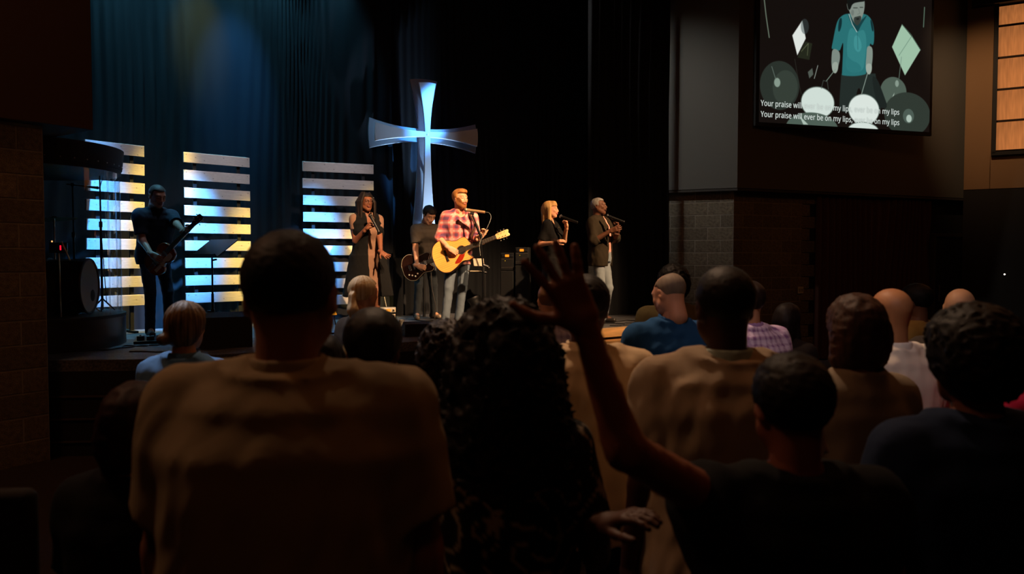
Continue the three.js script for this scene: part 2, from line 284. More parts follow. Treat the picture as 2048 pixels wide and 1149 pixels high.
function netMesh(f, lo, hi, cell, color) {
  const B = 3, C = 4, n = [0, 1, 2].map((i) => Math.ceil((Math.ceil((hi[i] - lo[i]) / cell) + 2) / (B * C)) * B * C), [nx, ny, nz] = n, val = new Float32Array(nx * ny * nz), o = lo.map((v) => v - cell * 0.5), near = [];
  const dF = B * cell * 0.87 * 1.8, dC = B * C * cell * 0.87 * 1.6, X0 = o[0], Y0 = o[1], Z0 = o[2], NB = B * C;
  const fill = (i0, j0, k0, m, c) => { for (let k = k0; k < k0 + m; k++) for (let j = j0; j < j0 + m; j++) { const r = (k * ny + j) * nx; val.fill(c, r + i0, r + i0 + m); } };
  for (let K = 0; K < nz; K += NB) for (let Jj = 0; Jj < ny; Jj += NB) for (let I = 0; I < nx; I += NB) {
    const cc = f(X0 + (I + NB / 2) * cell, Y0 + (Jj + NB / 2) * cell, Z0 + (K + NB / 2) * cell);
    if (Math.abs(cc) > dC) { fill(I, Jj, K, NB, cc); continue; }
    for (let k0 = K; k0 < K + NB; k0 += B) for (let j0 = Jj; j0 < Jj + NB; j0 += B) for (let i0 = I; i0 < I + NB; i0 += B) {
      const c = f(X0 + (i0 + 1) * cell, Y0 + (j0 + 1) * cell, Z0 + (k0 + 1) * cell);
      if (Math.abs(c) > dF) { fill(i0, j0, k0, B, c); continue; }
      near.push(i0, j0, k0);
      for (let k = k0; k < k0 + B; k++) for (let j = j0; j < j0 + B; j++) for (let i = i0; i < i0 + B; i++) val[(k * ny + j) * nx + i] = i === i0 + 1 && j === j0 + 1 && k === k0 + 1 ? c : f(X0 + i * cell, Y0 + j * cell, Z0 + k * cell);
    }
  }
  const id = new Int32Array(nx * ny * nz).fill(-1), pos = [], idx = [], S = [1, nx, nx * ny], v = new Float32Array(8), OF = [0, 1, nx, nx + 1, S[2], S[2] + 1, S[2] + nx, S[2] + nx + 1];
  const E = [0, 1, 2, 3, 4, 5, 6, 7, 0, 2, 1, 3, 4, 6, 5, 7, 0, 4, 1, 5, 2, 6, 3, 7];
  for (let b = 0; b < near.length; b += 3) for (let k = near[b + 2]; k < Math.min(near[b + 2] + B, nz - 1); k++) for (let j = near[b + 1]; j < Math.min(near[b + 1] + B, ny - 1); j++) for (let i = near[b]; i < Math.min(near[b] + B, nx - 1); i++) {
    const q = (k * ny + j) * nx + i; let inside = 0;
    for (let c = 0; c < 8; c++) { v[c] = val[q + OF[c]]; if (v[c] < 0) inside++; }
    if (inside === 0 || inside === 8) continue;
    let x = 0, y = 0, z = 0, m = 0;
    for (let e = 0; e < 24; e += 2) { const a = E[e], c = E[e + 1]; if ((v[a] < 0) !== (v[c] < 0)) { const t = v[a] / (v[a] - v[c]); x += mix(a & 1, c & 1, t); y += mix((a >> 1) & 1, (c >> 1) & 1, t); z += mix(a >> 2, c >> 2, t); m++; } }
    id[q] = pos.length / 3; pos.push(X0 + (i + x / m) * cell, Y0 + (j + y / m) * cell, Z0 + (k + z / m) * cell);
  }
  for (let b = 0; b < near.length; b += 3) for (let k = Math.max(1, near[b + 2]); k < Math.min(near[b + 2] + B, nz - 1); k++) for (let j = Math.max(1, near[b + 1]); j < Math.min(near[b + 1] + B, ny - 1); j++) for (let i = Math.max(1, near[b]); i < Math.min(near[b] + B, nx - 1); i++) {
    const q = (k * ny + j) * nx + i, a = val[q] < 0;
    for (let ax = 0; ax < 3; ax++) {
      if (a === (val[q + S[ax]] < 0)) continue;
      const u = S[(ax + 1) % 3], w = S[(ax + 2) % 3], p0 = id[q], p1 = id[q - u], p2 = id[q - u - w], p3 = id[q - w]; if (p0 < 0 || p1 < 0 || p2 < 0 || p3 < 0) continue;
      if (a) idx.push(p0, p1, p2, p0, p2, p3); else idx.push(p0, p2, p1, p0, p3, p2);
    }
  }
  const g = new THREE.BufferGeometry(); g.setAttribute('position', new THREE.Float32BufferAttribute(pos, 3)); g.setIndex(idx); g.computeVertexNormals();
  if (color) { const c = new Float32Array(pos.length); for (let i = 0; i < pos.length; i += 3) { const r = color(pos[i], pos[i + 1], pos[i + 2]); c[i] = r[0]; c[i + 1] = r[1]; c[i + 2] = r[2]; } g.setAttribute('color', new THREE.BufferAttribute(c, 3)); }
  return g;
}
const fieldMesh = (F0, cell, color, pad = 0.03) => netMesh((x, y, z) => F0.eval(x, y, z), F0.lo.map((v) => v - pad), F0.hi.map((v) => v + pad), cell, color);

// ---------------------------------------------------------------- people
const MALE = [[0.80, 0.15, 0.105, -0.01], [0.93, 0.168, 0.12, -0.012], [1.04, 0.155, 0.108, 0], [1.15, 0.155, 0.108, 0.004], [1.27, 0.174, 0.12, 0.006], [1.35, 0.17, 0.112, 0], [1.43, 0.12, 0.085, -0.008], [1.49, 0.066, 0.062, -0.008]];
const FEMALE = [[0.80, 0.16, 0.115, -0.012], [0.92, 0.172, 0.125, -0.015], [1.04, 0.136, 0.102, 0], [1.13, 0.13, 0.098, 0.004], [1.25, 0.148, 0.122, 0.018], [1.35, 0.143, 0.1, 0], [1.42, 0.105, 0.078, -0.006], [1.49, 0.055, 0.055, -0.008]];
function loft(tab, grow, s, w, off, y0, y1, loose) {       // torso with elliptic sections
  const t = tab.map((r) => [r[0] * s, r[1] * s * w + grow, r[2] * s * (0.5 + 0.5 * w) * (w > 1 ? w : 1) + grow, r[3] * s]);
  if (loose) { const c = t[4]; for (let i = 0; i < 4; i++) { t[i][1] = Math.max(t[i][1], mix(t[i][1], c[1], loose)); t[i][2] = Math.max(t[i][2], mix(t[i][2], c[2], loose)); } }
  return (x, y, z) => {
    let i = 0; while (i < t.length - 2 && y > t[i + 1][0]) i++;
    const a = t[i], b = t[i + 1]; let u = clamp((y - a[0]) / (b[0] - a[0]), 0, 1); u = u * u * (3 - 2 * u);
    const rx = mix(a[1], b[1], u), rz = mix(a[2], b[2], u), o = off(y), px = Math.abs(x - o[0]) / rx, pz = Math.abs(z - o[1] - mix(a[3], b[3], u)) / rz;
    const d = (Math.pow(Math.pow(px, 2.3) + Math.pow(pz, 2.3), 1 / 2.3) - 1) * Math.min(rx, rz);
    return Math.max(d, y0 - y, y - y1);
  };
}
// head in its own frame: origin mid-head, +z out of the face; 0.23 m tall
function headField(o) {
  const h = new Field(), m = o.fem ? 0.93 : 1;
  h.ell([0, 0.034, -0.014], [0.076, 0.083, 0.098], null, 0.02);
  h.ell([0, -0.022, 0.03], [0.062, 0.088, 0.062], null, 0.03);
  h.cap([-0.048 * m, -0.055, 0.012], [-0.012, -0.098, 0.062], 0.026, 0.022 * m, 0.03).cap([0.048 * m, -0.055, 0.012], [0.012, -0.098, 0.062], 0.026, 0.022 * m, 0.03);
  h.cap([-0.036, 0.03, 0.076], [0.036, 0.03, 0.076], 0.014, 0.014, 0.02);
  h.ell([-0.037, -0.022, 0.068], [0.02, 0.018, 0.016], null, 0.02).ell([0.037, -0.022, 0.068], [0.02, 0.018, 0.016], null, 0.02);
  for (const s of [-1, 1]) { h.ell([s * 0.031, 0.009, 0.099], [0.02, 0.013, 0.014], null, 0.012, 1); h.ell([s * 0.031, 0.007, 0.079], [0.015, 0.012, 0.012], null, 0.004); }
  h.cap([0, 0.02, 0.088], [0, -0.026, 0.108], 0.009, 0.0125, 0.012);
  h.ell([-0.012, -0.031, 0.098], [0.009, 0.007, 0.01], null, 0.008).ell([0.012, -0.031, 0.098], [0.009, 0.007, 0.01], null, 0.008);
  h.ell([0, -0.05, 0.086], [0.026, 0.016, 0.016], null, 0.02);
  h.ell([0, -0.0555, 0.098], [0.022, 0.006, 0.008], null, 0.006).ell([0, -0.0685, 0.095], [0.019, 0.0065, 0.009], null, 0.006);
  if (o.sing) h.ell([0, -0.062, 0.106], [0.013, 0.006, 0.014], null, 0.004, 1);
  const qe = (s) => new THREE.Quaternion().setFromEuler(new THREE.Euler(0.15, s * 0.35, 0));
  for (const s of [-1, 1]) { h.ell([s * 0.079, -0.004, -0.012], [0.011, 0.033, 0.021], qe(s), 0.01); h.ell([s * 0.09, -0.002, -0.008], [0.008, 0.02, 0.011], qe(s), 0.006, 1); }
  h.cap([0, -0.045, -0.03], [0, -0.14, -0.035], 0.056 * m, 0.056 * m, 0.04);
  return h;
}
const skull = (x, y, z) => { const a = x / 0.077, b = (y - 0.034) / 0.084, c = (z + 0.014) / 0.1, k = Math.sqrt(a * a + b * b + c * c), k1 = Math.hypot(a / 0.077, b / 0.084, c / 0.1); return k1 < 1e-9 ? -0.07 : k * (k - 1) / k1; };
function hairField(style) {      // in the head frame
  const h = new Field(); h.grow([0, 0, 0], 0.14);
  const face = (y = 0.062, z = 0.035) => h.box([0, y - 0.15, z + 0.1], [0.11, 0.15, 0.1], 0.02, null, 0.012, 1);
  const ears = () => { for (const s of [-1, 1]) h.ell([s * 0.086, -0.022, 0.0], [0.03, 0.036, 0.026], null, 0.008, 1); };
  const nape = (y) => h.put((x, yy, z) => y - yy, 0.01, 2);
  const wave = (amp, fr, fy) => { h.post = (x, y, z, d) => d > 0.05 ? d : d + amp * N3(Math.atan2(x, z) * fr, y * fy, 2); };
  const curl = (amp, fr) => { h.post = (x, y, z, d) => d > 0.07 ? d : d + amp * (Math.abs(N3(x * fr, y * fr, z * fr)) * 1.6 - 0.5 + 0.5 * N3(x * fr * 2.3, y * fr * 2.3, z * fr * 2.3)); };
  switch (style) {
    case 'short': h.put((x, y, z) => skull(x, y, z) - 0.014 - 0.007 * clamp(y * 12, 0, 1)); face(0.07, 0.03); ears(); nape(-0.055); wave(0.005, 14, 20); break;
    case 'crop': h.put((x, y, z) => skull(x, y, z) - 0.008); face(0.075, 0.022); ears(); nape(-0.06); curl(0.0025, 70); break;
    case 'quiff': h.put((x, y, z) => skull(x, y, z) - 0.009 - 0.012 * clamp(y * 12, 0, 1)).ell([0, 0.1, 0.055], [0.06, 0.026, 0.04], null, 0.03); face(0.075, 0.03); ears(); nape(-0.05); wave(0.004, 16, 20); break;
    case 'fringe': h.put((x, y, z) => skull(x, y, z) - 0.006); h.ell([0, 0.1, 0.05], [0.062, 0.09, 0.1], null, 0.02, 1); face(0.05, 0.0); ears(); nape(-0.055); break;
    case 'bob': h.put((x, y, z) => skull(x, y, z) - 0.022).cap([-0.06, -0.02, -0.04], [-0.07, -0.1, -0.03], 0.05, 0.045, 0.04).cap([0.06, -0.02, -0.04], [0.07, -0.1, -0.03], 0.05, 0.045, 0.04).ell([0, -0.05, -0.08], [0.09, 0.09, 0.05], null, 0.04); face(0.05, 0.04); curl(0.008, 26); break;
    case 'long': h.put((x, y, z) => skull(x, y, z) - 0.016); for (const s of [-1, 1]) h.cap([s * 0.068, 0.02, -0.01], [s * 0.08, -0.2, 0.0], 0.03, 0.032, 0.03); h.cap([-0.035, -0.02, -0.075], [-0.05, -0.26, -0.085], 0.05, 0.04, 0.05).cap([0.035, -0.02, -0.075], [0.05, -0.26, -0.085], 0.05, 0.04, 0.05); face(0.055, 0.03); wave(0.007, 12, 3); h.grow([0, -0.28, -0.05], 0.1); break;
    case 'blonde': h.put((x, y, z) => skull(x, y, z) - 0.016); h.ell([0, 0.085, 0.06], [0.06, 0.035, 0.03], null, 0.03); h.cap([-0.07, 0.02, 0.0], [-0.085, -0.21, -0.005], 0.028, 0.03, 0.03).cap([0.07, 0.02, 0.0], [0.06, -0.16, 0.06], 0.026, 0.024, 0.03).cap([0.06, -0.16, 0.06], [0.06, -0.27, 0.09], 0.024, 0.014, 0.03).cap([0, -0.02, -0.08], [-0.03, -0.2, -0.08], 0.06, 0.05, 0.05); face(0.045, 0.03); wave(0.006, 14, 3); h.grow([0, -0.28, 0], 0.12); break;
    case 'ponytail': h.put((x, y, z) => skull(x, y, z) - 0.013); face(0.065, 0.03); nape(-0.06); h.ell([-0.015, -0.005, -0.12], [0.026, 0.026, 0.024], null, 0.02).cap([-0.02, -0.01, -0.135], [-0.035, -0.1, -0.14], 0.022, 0.036, 0.02).cap([-0.035, -0.1, -0.14], [-0.04, -0.25, -0.12], 0.036, 0.016, 0.02); wave(0.005, 18, 4); h.grow([0, -0.26, -0.14], 0.06); break;
    case 'bun': h.put((x, y, z) => skull(x, y, z) - 0.022).ell([0, -0.03, -0.05], [0.088, 0.075, 0.075], null, 0.03).ell([0.06, -0.055, -0.115], [0.036, 0.032, 0.03], null, 0.012); face(0.06, 0.035); nape(-0.1); wave(0.006, 12, 14); break;
    case 'afro': h.put((x, y, z) => skull(x, y, z) - 0.036); h.ell([0, -0.02, -0.05], [0.1, 0.1, 0.09], null, 0.04); face(0.06, 0.05); nape(-0.1); curl(0.012, 42); h.grow([0, 0, 0], 0.17); break;
    case 'natural': h.put((x, y, z) => skull(x, y, z) - 0.014); face(0.07, 0.025); ears(); nape(-0.062); curl(0.006, 55); break;
    case 'curls': h.put((x, y, z) => skull(x, y, z) - 0.03); h.ell([0, -0.06, -0.05], [0.12, 0.13, 0.09], null, 0.05).ell([0, -0.2, -0.05], [0.12, 0.12, 0.08], null, 0.06); face(0.05, 0.04); curl(0.024, 34); h.grow([0, -0.15, -0.04], 0.22); break;
    case 'bigcurls': h.put((x, y, z) => skull(x, y, z) - 0.035); h.ell([0, -0.05, -0.05], [0.135, 0.15, 0.11], null, 0.06).ell([0, -0.22, -0.055], [0.165, 0.18, 0.1], null, 0.08).ell([0, -0.36, -0.05], [0.15, 0.12, 0.085], null, 0.06); face(0.04, 0.05); curl(0.028, 30); h.grow([0, -0.22, -0.04], 0.31); break;
    case 'locs': {
      h.put((x, y, z) => skull(x, y, z) - 0.014); face(0.068, 0.03);
      let sd = 7; const r = () => { sd = (sd * 16807) % 2147483647; return sd / 2147483647; };
      for (let i = 0; i < 30; i++) { const a = mix(0.85, 5.43, i / 29), x = Math.sin(a), z = Math.cos(a), up = 0.06 + 0.035 * r(), L = 0.36 + 0.1 * r(); const p0 = [x * 0.05, up + 0.03, z * 0.06 - 0.01], p1 = [x * (0.115 + 0.01 * r()), 0.0, z * 0.115 - 0.012], p2 = [x * (0.115 + 0.025 * r()), up - L, z * 0.1 - 0.02 + 0.03 * r()]; h.cap(p0, p1, 0.018, 0.017, 0.006).cap(p1, p2, 0.017, 0.011, 0.006); }
      break;
    }
  }
  return h;
}
const skinRough = {};
function skinMat() { return skinRough.m || (skinRough.m = new THREE.MeshPhysicalMaterial({ vertexColors: true, roughness: 0.55, specularIntensity: 0.6 })); }
const clothMat = new THREE.MeshPhysicalMaterial({ vertexColors: true, roughness: 0.9, specularIntensity: 0.35 }), hairMat = new THREE.MeshPhysicalMaterial({ vertexColors: true, roughness: 0.6, specularIntensity: 0.4 }), leatherMat = new THREE.MeshStandardMaterial({ vertexColors: true, roughness: 0.5 });
const flat = (hex) => { const c = lin(hex); return () => c; };

function handPrims(Fd, wrist, dir, palm, side, pose, s) {
  // dir along the fingers, palm = direction the palm looks, side = towards the thumb
  const P = (a, b, c) => [wrist.x + (dir.x * a + side.x * b + palm.x * c) * s, wrist.y + (dir.y * a + side.y * b + palm.y * c) * s, wrist.z + (dir.z * a + side.z * b + palm.z * c) * s];
  Fd.cap(P(-0.03, 0, 0), P(0.015, 0, 0), 0.025 * s, 0.027 * s, 0.02);
  for (const b of [-0.027, -0.009, 0.009, 0.027]) Fd.cap(P(0.02, b * 0.75, 0), P(0.09, b, 0), 0.0155 * s, 0.0125 * s, 0.014);
  Fd.ell(P(0.035, 0.022, 0.01), [0.02 * s, 0.02 * s, 0.02 * s], null, 0.015);
  const spread = pose.spread || 0, lens = [0.078, 0.086, 0.08, 0.063];
  [0.03, 0.01, -0.01, -0.029].forEach((b, i) => {
    const f = 1.5 - i, sp = spread * f, c = (pose.curls ? pose.curls[i] : pose.curl) || 0; let a = 0.092 - Math.abs(f) * 0.003, e = 0, bb = b, ang = c * 0.55; let p0 = P(a, bb, e), r = 0.0098 * s;
    [0.46, 0.31, 0.23].forEach((fr, k) => { const L = lens[i] * fr; a += Math.cos(ang) * L * Math.cos(sp); bb += Math.sin(sp) * L * Math.cos(ang); e += Math.sin(ang) * L; const p1 = P(a, bb, e); Fd.cap(p0, p1, r, r * 0.9, 0.004); p0 = p1; r *= 0.92; ang += c * (k ? 0.6 : 0.75); });
  });
  const to = pose.thumb ?? 0.7, tc = pose.thumbIn ?? 0.35;   // thumb: angle away from the fingers, how far it closes over the palm
  let a = 0.028, b = 0.03, e = 0.008, p0 = P(a, b, e);
  [[0.045, 0.0125, 1], [0.034, 0.0105, 0.75], [0.026, 0.009, 0.5]].forEach(([L, r, q]) => { a += Math.cos(to * q) * L; b += Math.sin(to * q) * L * Math.cos(tc); e += Math.sin(tc) * L * 0.7; const p1 = P(a, b, e); Fd.cap(p0, p1, r * s, r * 0.92 * s, 0.008); p0 = p1; });
}
const GRIP = { curl: 1.75, thumb: 0.45, thumbIn: 1.0 }, RELAX = { curl: 0.45, thumb: 0.5, thumbIn: 0.5, spread: 0.03 }, OPEN = { curl: 0.12, spread: 0.13, thumb: 0.9, thumbIn: 0.15 }, STRUM = { curl: 0.95, thumb: 0.4, thumbIn: 0.7 }, FRET = { curl: 1.25, thumb: 0.35, thumbIn: 0.9 };
function bend(S, W, la, lb, pole) {        // elbow or knee between two ends
  const d = W.clone().sub(S); let L = d.length(); const mx = (la + lb) * 0.998; if (L > mx) { W = S.clone().addScaledVector(d, mx / L); L = mx; }
  d.normalize(); const x = (la * la - lb * lb + L * L) / (2 * L), h = Math.sqrt(Math.max(la * la - x * x, 0)); const n = pole.clone().addScaledVector(d, -pole.dot(d)); if (n.lengthSq() < 1e-8) n.set(0, 0, -1); n.normalize();
  return { E: S.clone().addScaledVector(d, x).addScaledVector(n, h), W };
}
const A3 = (v) => [v.x, v.y, v.z];

function person(o) {
  const s = o.h / 1.75, w = o.w || 1, tab = o.fem ? FEMALE : MALE, y0 = o.ground ?? 0, x0 = X(o.base[0], o.base[1]), z0 = -o.base[1], yaw = o.yaw || 0;
  const g = thing('person', o.label, 'person', [x0, y0, z0], yaw, o.group), fine = o.fine || 0;
  const ca = Math.cos(-yaw), sa = Math.sin(-yaw);
  const dirL = (v) => V(v.x * ca + v.z * sa, v.y, -v.x * sa + v.z * ca);
  const loc = (p) => { const v = Array.isArray(p) ? at(...p) : p.clone(); return dirL(v.sub(V(x0, y0, z0))); };
  const hipO = o.hip ? loc([o.hip[0], HOR, o.hip[1]]) : V();
  const headY = 1.636 * s + (o.headDrop || 0), headT = o.head ? loc([o.head[0], HOR, o.head[1]]) : V(hipO.x, 0, hipO.z + 0.015 * s);
  const lx = (headT.x - hipO.x) / ((1.636 - 0.95) / 0.55), lz = (headT.z - 0.015 * s - hipO.z) / ((1.636 - 0.95) / 0.55);
  const off = (y) => { const t = Math.max(0, (y / s - 0.95) / 0.55), u = clamp(y / s / 0.92, 0, 1); return [hipO.x * u + lx * t, hipO.z * u + lz * t]; };
  const drop = (y) => (o.headDrop || 0) * clamp((y / s - 0.95) / 0.55, 0, 1);
  const J = (x, y, z) => { const q = off(y * s); return V(x * s + q[0], y * s + drop(y * s), z * s + q[1]); };
  const tw = o.twist || 0, shW = (o.fem ? 0.152 : 0.178) * (o.shoulder || (0.6 + 0.4 * w)), sh = {}, el = {}, wr = {};
  for (const [k, sg] of [['L', 1], ['R', -1]]) {
    sh[k] = J(sg * shW * Math.cos(tw), o.shY || 1.42, -sg * shW * Math.sin(tw)); if (o['up' + k]) sh[k].y += o['up' + k];
    const W = o['wrist' + k] ? loc(o['wrist' + k]) : J(sg * (shW + 0.075), 0.83, 0.05), E = o['elbow' + k] ? loc(o['elbow' + k]).sub(sh[k]) : V(sg * 0.35, 0, -1);
    const r = bend(sh[k], W, 0.29 * s, 0.255 * s, E); el[k] = r.E; wr[k] = r.W;
  }
  // ---- body: one skin surface
  const B = new Field(), cellB = fine ? 0.012 : 0.02;
  B.lo = [-0.2, 0.05, -0.2]; B.hi = [0.2, 1.5 * s, 0.2];
  const TL = (grow, a, b, loose) => { const f = loft(tab, grow, s, w, (y) => off(y), a, b, loose); const dr = o.headDrop || 0; return dr ? (x, y, z) => f(x, y - dr * clamp((y / s - 0.95) / (0.55 + dr / s), 0, 1), z) : f; };
  const mid = off(1.2 * s), hipq = off(0.93 * s);
  B.put(TL(-0.018, 0.82 * s, 1.5 * s), 0.02); B.grow([mid[0], 1.2 * s, mid[1]], 0.34 * s * w); B.grow([hipq[0], 0.9 * s, hipq[1]], 0.2);
  const neck0 = J(0, 1.45, -0.012), headC = V(headT.x, headY, headT.z);
  const hq = new THREE.Quaternion().setFromEuler(new THREE.Euler(o.look?.[1] || 0, o.look?.[0] || 0, o.look?.[2] || 0, 'YXZ')), hs = s * (o.headSize || 1) * (o.fem ? 0.97 : 1);
  const headP = (x, y, z) => V(x, y, z).multiplyScalar(hs).applyQuaternion(hq).add(headC);
  B.cap(A3(neck0), A3(headP(0, -0.09, -0.03)), 0.06 * s, 0.052 * s, 0.03);
  for (const k of ['L', 'R']) {
    B.cap(A3(J(k === 'L' ? 0.05 : -0.05, 1.44, -0.012)), A3(sh[k]), 0.03 * s, 0.036 * s, 0.03);
    const aw = (0.75 + 0.25 * w) * (o.fem ? 0.9 : 1) * s; B.cap(A3(sh[k]), A3(el[k]), 0.05 * aw, 0.041 * aw, 0.02).cap(A3(el[k]), A3(wr[k]), 0.042 * aw, 0.027 * aw, 0.015);
  }
  const feet = o.feet || [[0.1, 0.02], [-0.1, -0.02]], hipJ = [V(0.085 * s + hipO.x, 0.9 * s, hipO.z), V(-0.085 * s + hipO.x, 0.9 * s, hipO.z)];
  const legs = feet.map((f, i) => { const an = V(f[0], 0.085 * s, f[1]), r = bend(hipJ[i], an, 0.415 * s, 0.415 * s, V(0, 0, 1)); return { H: hipJ[i], K: r.E, A: an, dir: f[2] || (i ? -0.2 : 0.2) }; });
  for (const l of legs) B.cap(A3(l.H), A3(l.K), 0.07 * s, 0.05 * s, 0.03).cap(A3(l.K), A3(l.A), 0.05 * s, 0.034 * s, 0.02).cap(A3(l.A), [l.A.x + Math.sin(l.dir) * 0.12, 0.04, l.A.z + Math.cos(l.dir) * 0.12], 0.035 * s, 0.028 * s, 0.02);
  const skin = lin(o.skin || 0xc68d6c), lip = o.lip ? lin(o.lip) : [skin[0] * 0.75, skin[1] * 0.5, skin[2] * 0.5], brow = lin(o.hairColor || 0x2a1d14);
  const geos = [fieldMesh(B, cellB, () => skin, 0.02)];
  const hf = headField(o), hi4 = new THREE.Quaternion().copy(hq).invert(), tv = V();
  const toHead = (x, y, z) => tv.set(x - headC.x, y - headC.y, z - headC.z).applyQuaternion(hi4).divideScalar(hs);
  const headD = (x, y, z) => { toHead(x, y, z); return hf.eval(tv.x, tv.y, tv.z) * hs; };
  const hb = (r, dn = r) => [[headC.x - r, headC.y - dn, headC.z - r], [headC.x + r, headC.y + r, headC.z + r]];
  const [hl, hh] = hb(0.15 * hs, 0.19 * hs);
  geos.push(netMesh(headD, hl, hh, o.fine ? 0.0045 : 0.008, (x, y, z) => {
    toHead(x, y, z); const ax = Math.abs(tv.x);
    if (tv.z > 0.08 && ax < 0.024 && tv.y < -0.05 && tv.y > -0.075) return lip;
    if (o.eyesOpen && tv.z > 0.07 && Math.abs(ax - 0.031) < 0.013 && Math.abs(tv.y - 0.006) < 0.006) return Math.abs(ax - 0.031) < 0.006 ? [0.02, 0.015, 0.01] : [0.6, 0.58, 0.55];
    if (!o.eyesOpen && tv.z > 0.07 && Math.abs(ax - 0.031) < 0.015 && Math.abs(tv.y - 0.001) < 0.0035) return [skin[0] * 0.35, skin[1] * 0.3, skin[2] * 0.3];
    if (!o.noBrow && tv.z > 0.06 && ax > 0.013 && ax < 0.05 && Math.abs(tv.y - 0.033 + (ax - 0.03) * (ax - 0.03) * 8) < 0.0045) return [mix(skin[0], brow[0], 0.8), mix(skin[1], brow[1], 0.8), mix(skin[2], brow[2], 0.8)];
    return skin;
  }));
  for (const k of ['L', 'R']) {
    const H = new Field(), fore = wr[k].clone().sub(el[k]).normalize(), sg = k === 'L' ? 1 : -1;
    const dir = o['tip' + k] ? loc(o['tip' + k]).sub(wr[k]).normalize() : fore.clone();
    const palm = (o['palm' + k] ? dirL(V(...o['palm' + k])) : V(-sg, 0, 0)); palm.addScaledVector(dir, -palm.dot(dir)).normalize();
    const side = k === 'L' ? V().crossVectors(dir, palm) : V().crossVectors(palm, dir);   // thumb side
    handPrims(H, wr[k], dir, palm, side, o['hand' + k] || RELAX, s * (o.fem ? 0.92 : 1) * (o.handSize || 1));
    geos.push(fieldMesh(H, o.fine || o['hand' + k] ? 0.0038 : 0.007, () => skin, 0.012));
  }
  const keepColor = (list) => mergeGeometries(list);
  mesh('body', keepColor(geos), skinMat(), g);
  // ---- hair
  if (o.hair) {
    const h = hairField(o.hair), hc = lin(o.hairColor || 0x14100d), hc2 = lin(o.hairColor2 || o.hairColor || 0x14100d);
    const c = [[-1, -1, -1], [1, 1, 1]].map((q, i) => (i ? h.hi : h.lo)); let lo = [1e9, 1e9, 1e9], hi = [-1e9, -1e9, -1e9];
    for (let i = 0; i < 8; i++) { const p = headP(i & 1 ? c[1][0] : c[0][0], i & 2 ? c[1][1] : c[0][1], i & 4 ? c[1][2] : c[0][2]); [p.x, p.y, p.z].forEach((v, j) => { lo[j] = Math.min(lo[j], v); hi[j] = Math.max(hi[j], v); }); }
    mesh('hair', netMesh((x, y, z) => { toHead(x, y, z); return h.eval(tv.x, tv.y, tv.z) * hs; }, lo, hi, o.fine ? 0.0055 : o.hairCell || 0.008, (x, y, z) => { toHead(x, y, z); const t = clamp(0.5 + 1.1 * N3(Math.atan2(tv.x, tv.z + 0.02) * 9, tv.y * 5, 1), 0, 1); return [mix(hc[0], hc2[0], t), mix(hc[1], hc2[1], t), mix(hc[2], hc2[2], t)]; }), hairMat, g);
  }
  if (o.beard) {
    const bc = lin(o.beard);
    mesh('beard', netMesh((x, y, z) => { toHead(x, y, z); const a = hf.eval(tv.x, tv.y, tv.z) - 0.005, ax = Math.abs(tv.x); const keep = Math.max(tv.y + 0.045 - clamp((ax - 0.035) * 2.2, 0, 0.06), -0.125 - tv.y, 0.012 - tv.z - 0.1 * Math.max(0, ax - 0.05)), mouth = Math.hypot(tv.x / 0.024, (tv.y + 0.062) / 0.012, 0) - 1; return Math.max(a, keep, -mouth * 0.012) * hs; }, hl, hh, 0.005, () => bc), hairMat, g);
  }
  // ---- clothes
  const neckT = headP(0, -0.1, -0.03);
  function top(t) {
    const S = new Field(), e = t.e ?? 0.014, hem = (t.hem ?? 0.86) * s, cell = t.cell || (fine ? 0.009 : 0.016);
    S.put(TL(e, 0.8 * s, 1.5 * s, t.loose ?? 0.35), 0.02);
    const [mx, mz] = mid; S.grow([mx, 1.25 * s, mz], 0.36 * s * Math.max(w, 1)); S.grow([hipq[0], Math.max(hem, 0.8 * s), hipq[1]], 0.22 * s * w + e);
    for (const k of ['L', 'R']) {
      const sg = k === 'L' ? 1 : -1, lim = (t.sleeve ?? 0) < 0 ? 0.55 : 1; S.cap(A3(J(sg * 0.04, 1.47, -0.012)), A3(J(sg * 0.04, 1.47, -0.012).lerp(sh[k], lim)), 0.04 * s + e * 0.4, 0.05 * s + e * 0.5, 0.05);
      const n = t.sleeve ?? 0.55, aw = (0.75 + 0.25 * w) * (o.fem ? 0.9 : 1) * s, tip = (a, b, f) => A3(a.clone().lerp(b, f));
      if (n < 0) continue;
      if (n === 0) S.cap(A3(sh[k]), tip(sh[k], el[k], 0.12), 0.052 * aw + e * 0.6, 0.05 * aw + e * 0.6, 0.03, 0, 0);
      else if (n <= 1) S.cap(A3(sh[k]), tip(sh[k], el[k], n), 0.051 * aw + e * 0.5, 0.05 * aw + e * 0.9, 0.04, 0, 1);
      else { S.cap(A3(sh[k]), A3(el[k]), 0.051 * aw + e * 0.6, 0.047 * aw + e * 0.7, 0.04); S.cap(A3(el[k]), tip(el[k], wr[k], n - 1), 0.048 * aw + e * 0.8, mix(0.045, 0.033, n - 1) * aw + e * 0.8, 0.02, 0, 1); }
    }
    { const yk = (k) => A3(sh[k].clone().lerp(J(0, 1.4, 0), 0.22).add(V(0, -0.055 * s, 0))); S.cap(yk('L'), yk('R'), (o.fem ? 0.062 : 0.078) * s + e * 0.5, (o.fem ? 0.062 : 0.078) * s + e * 0.5, 0.07); }   // yoke across the shoulder blades
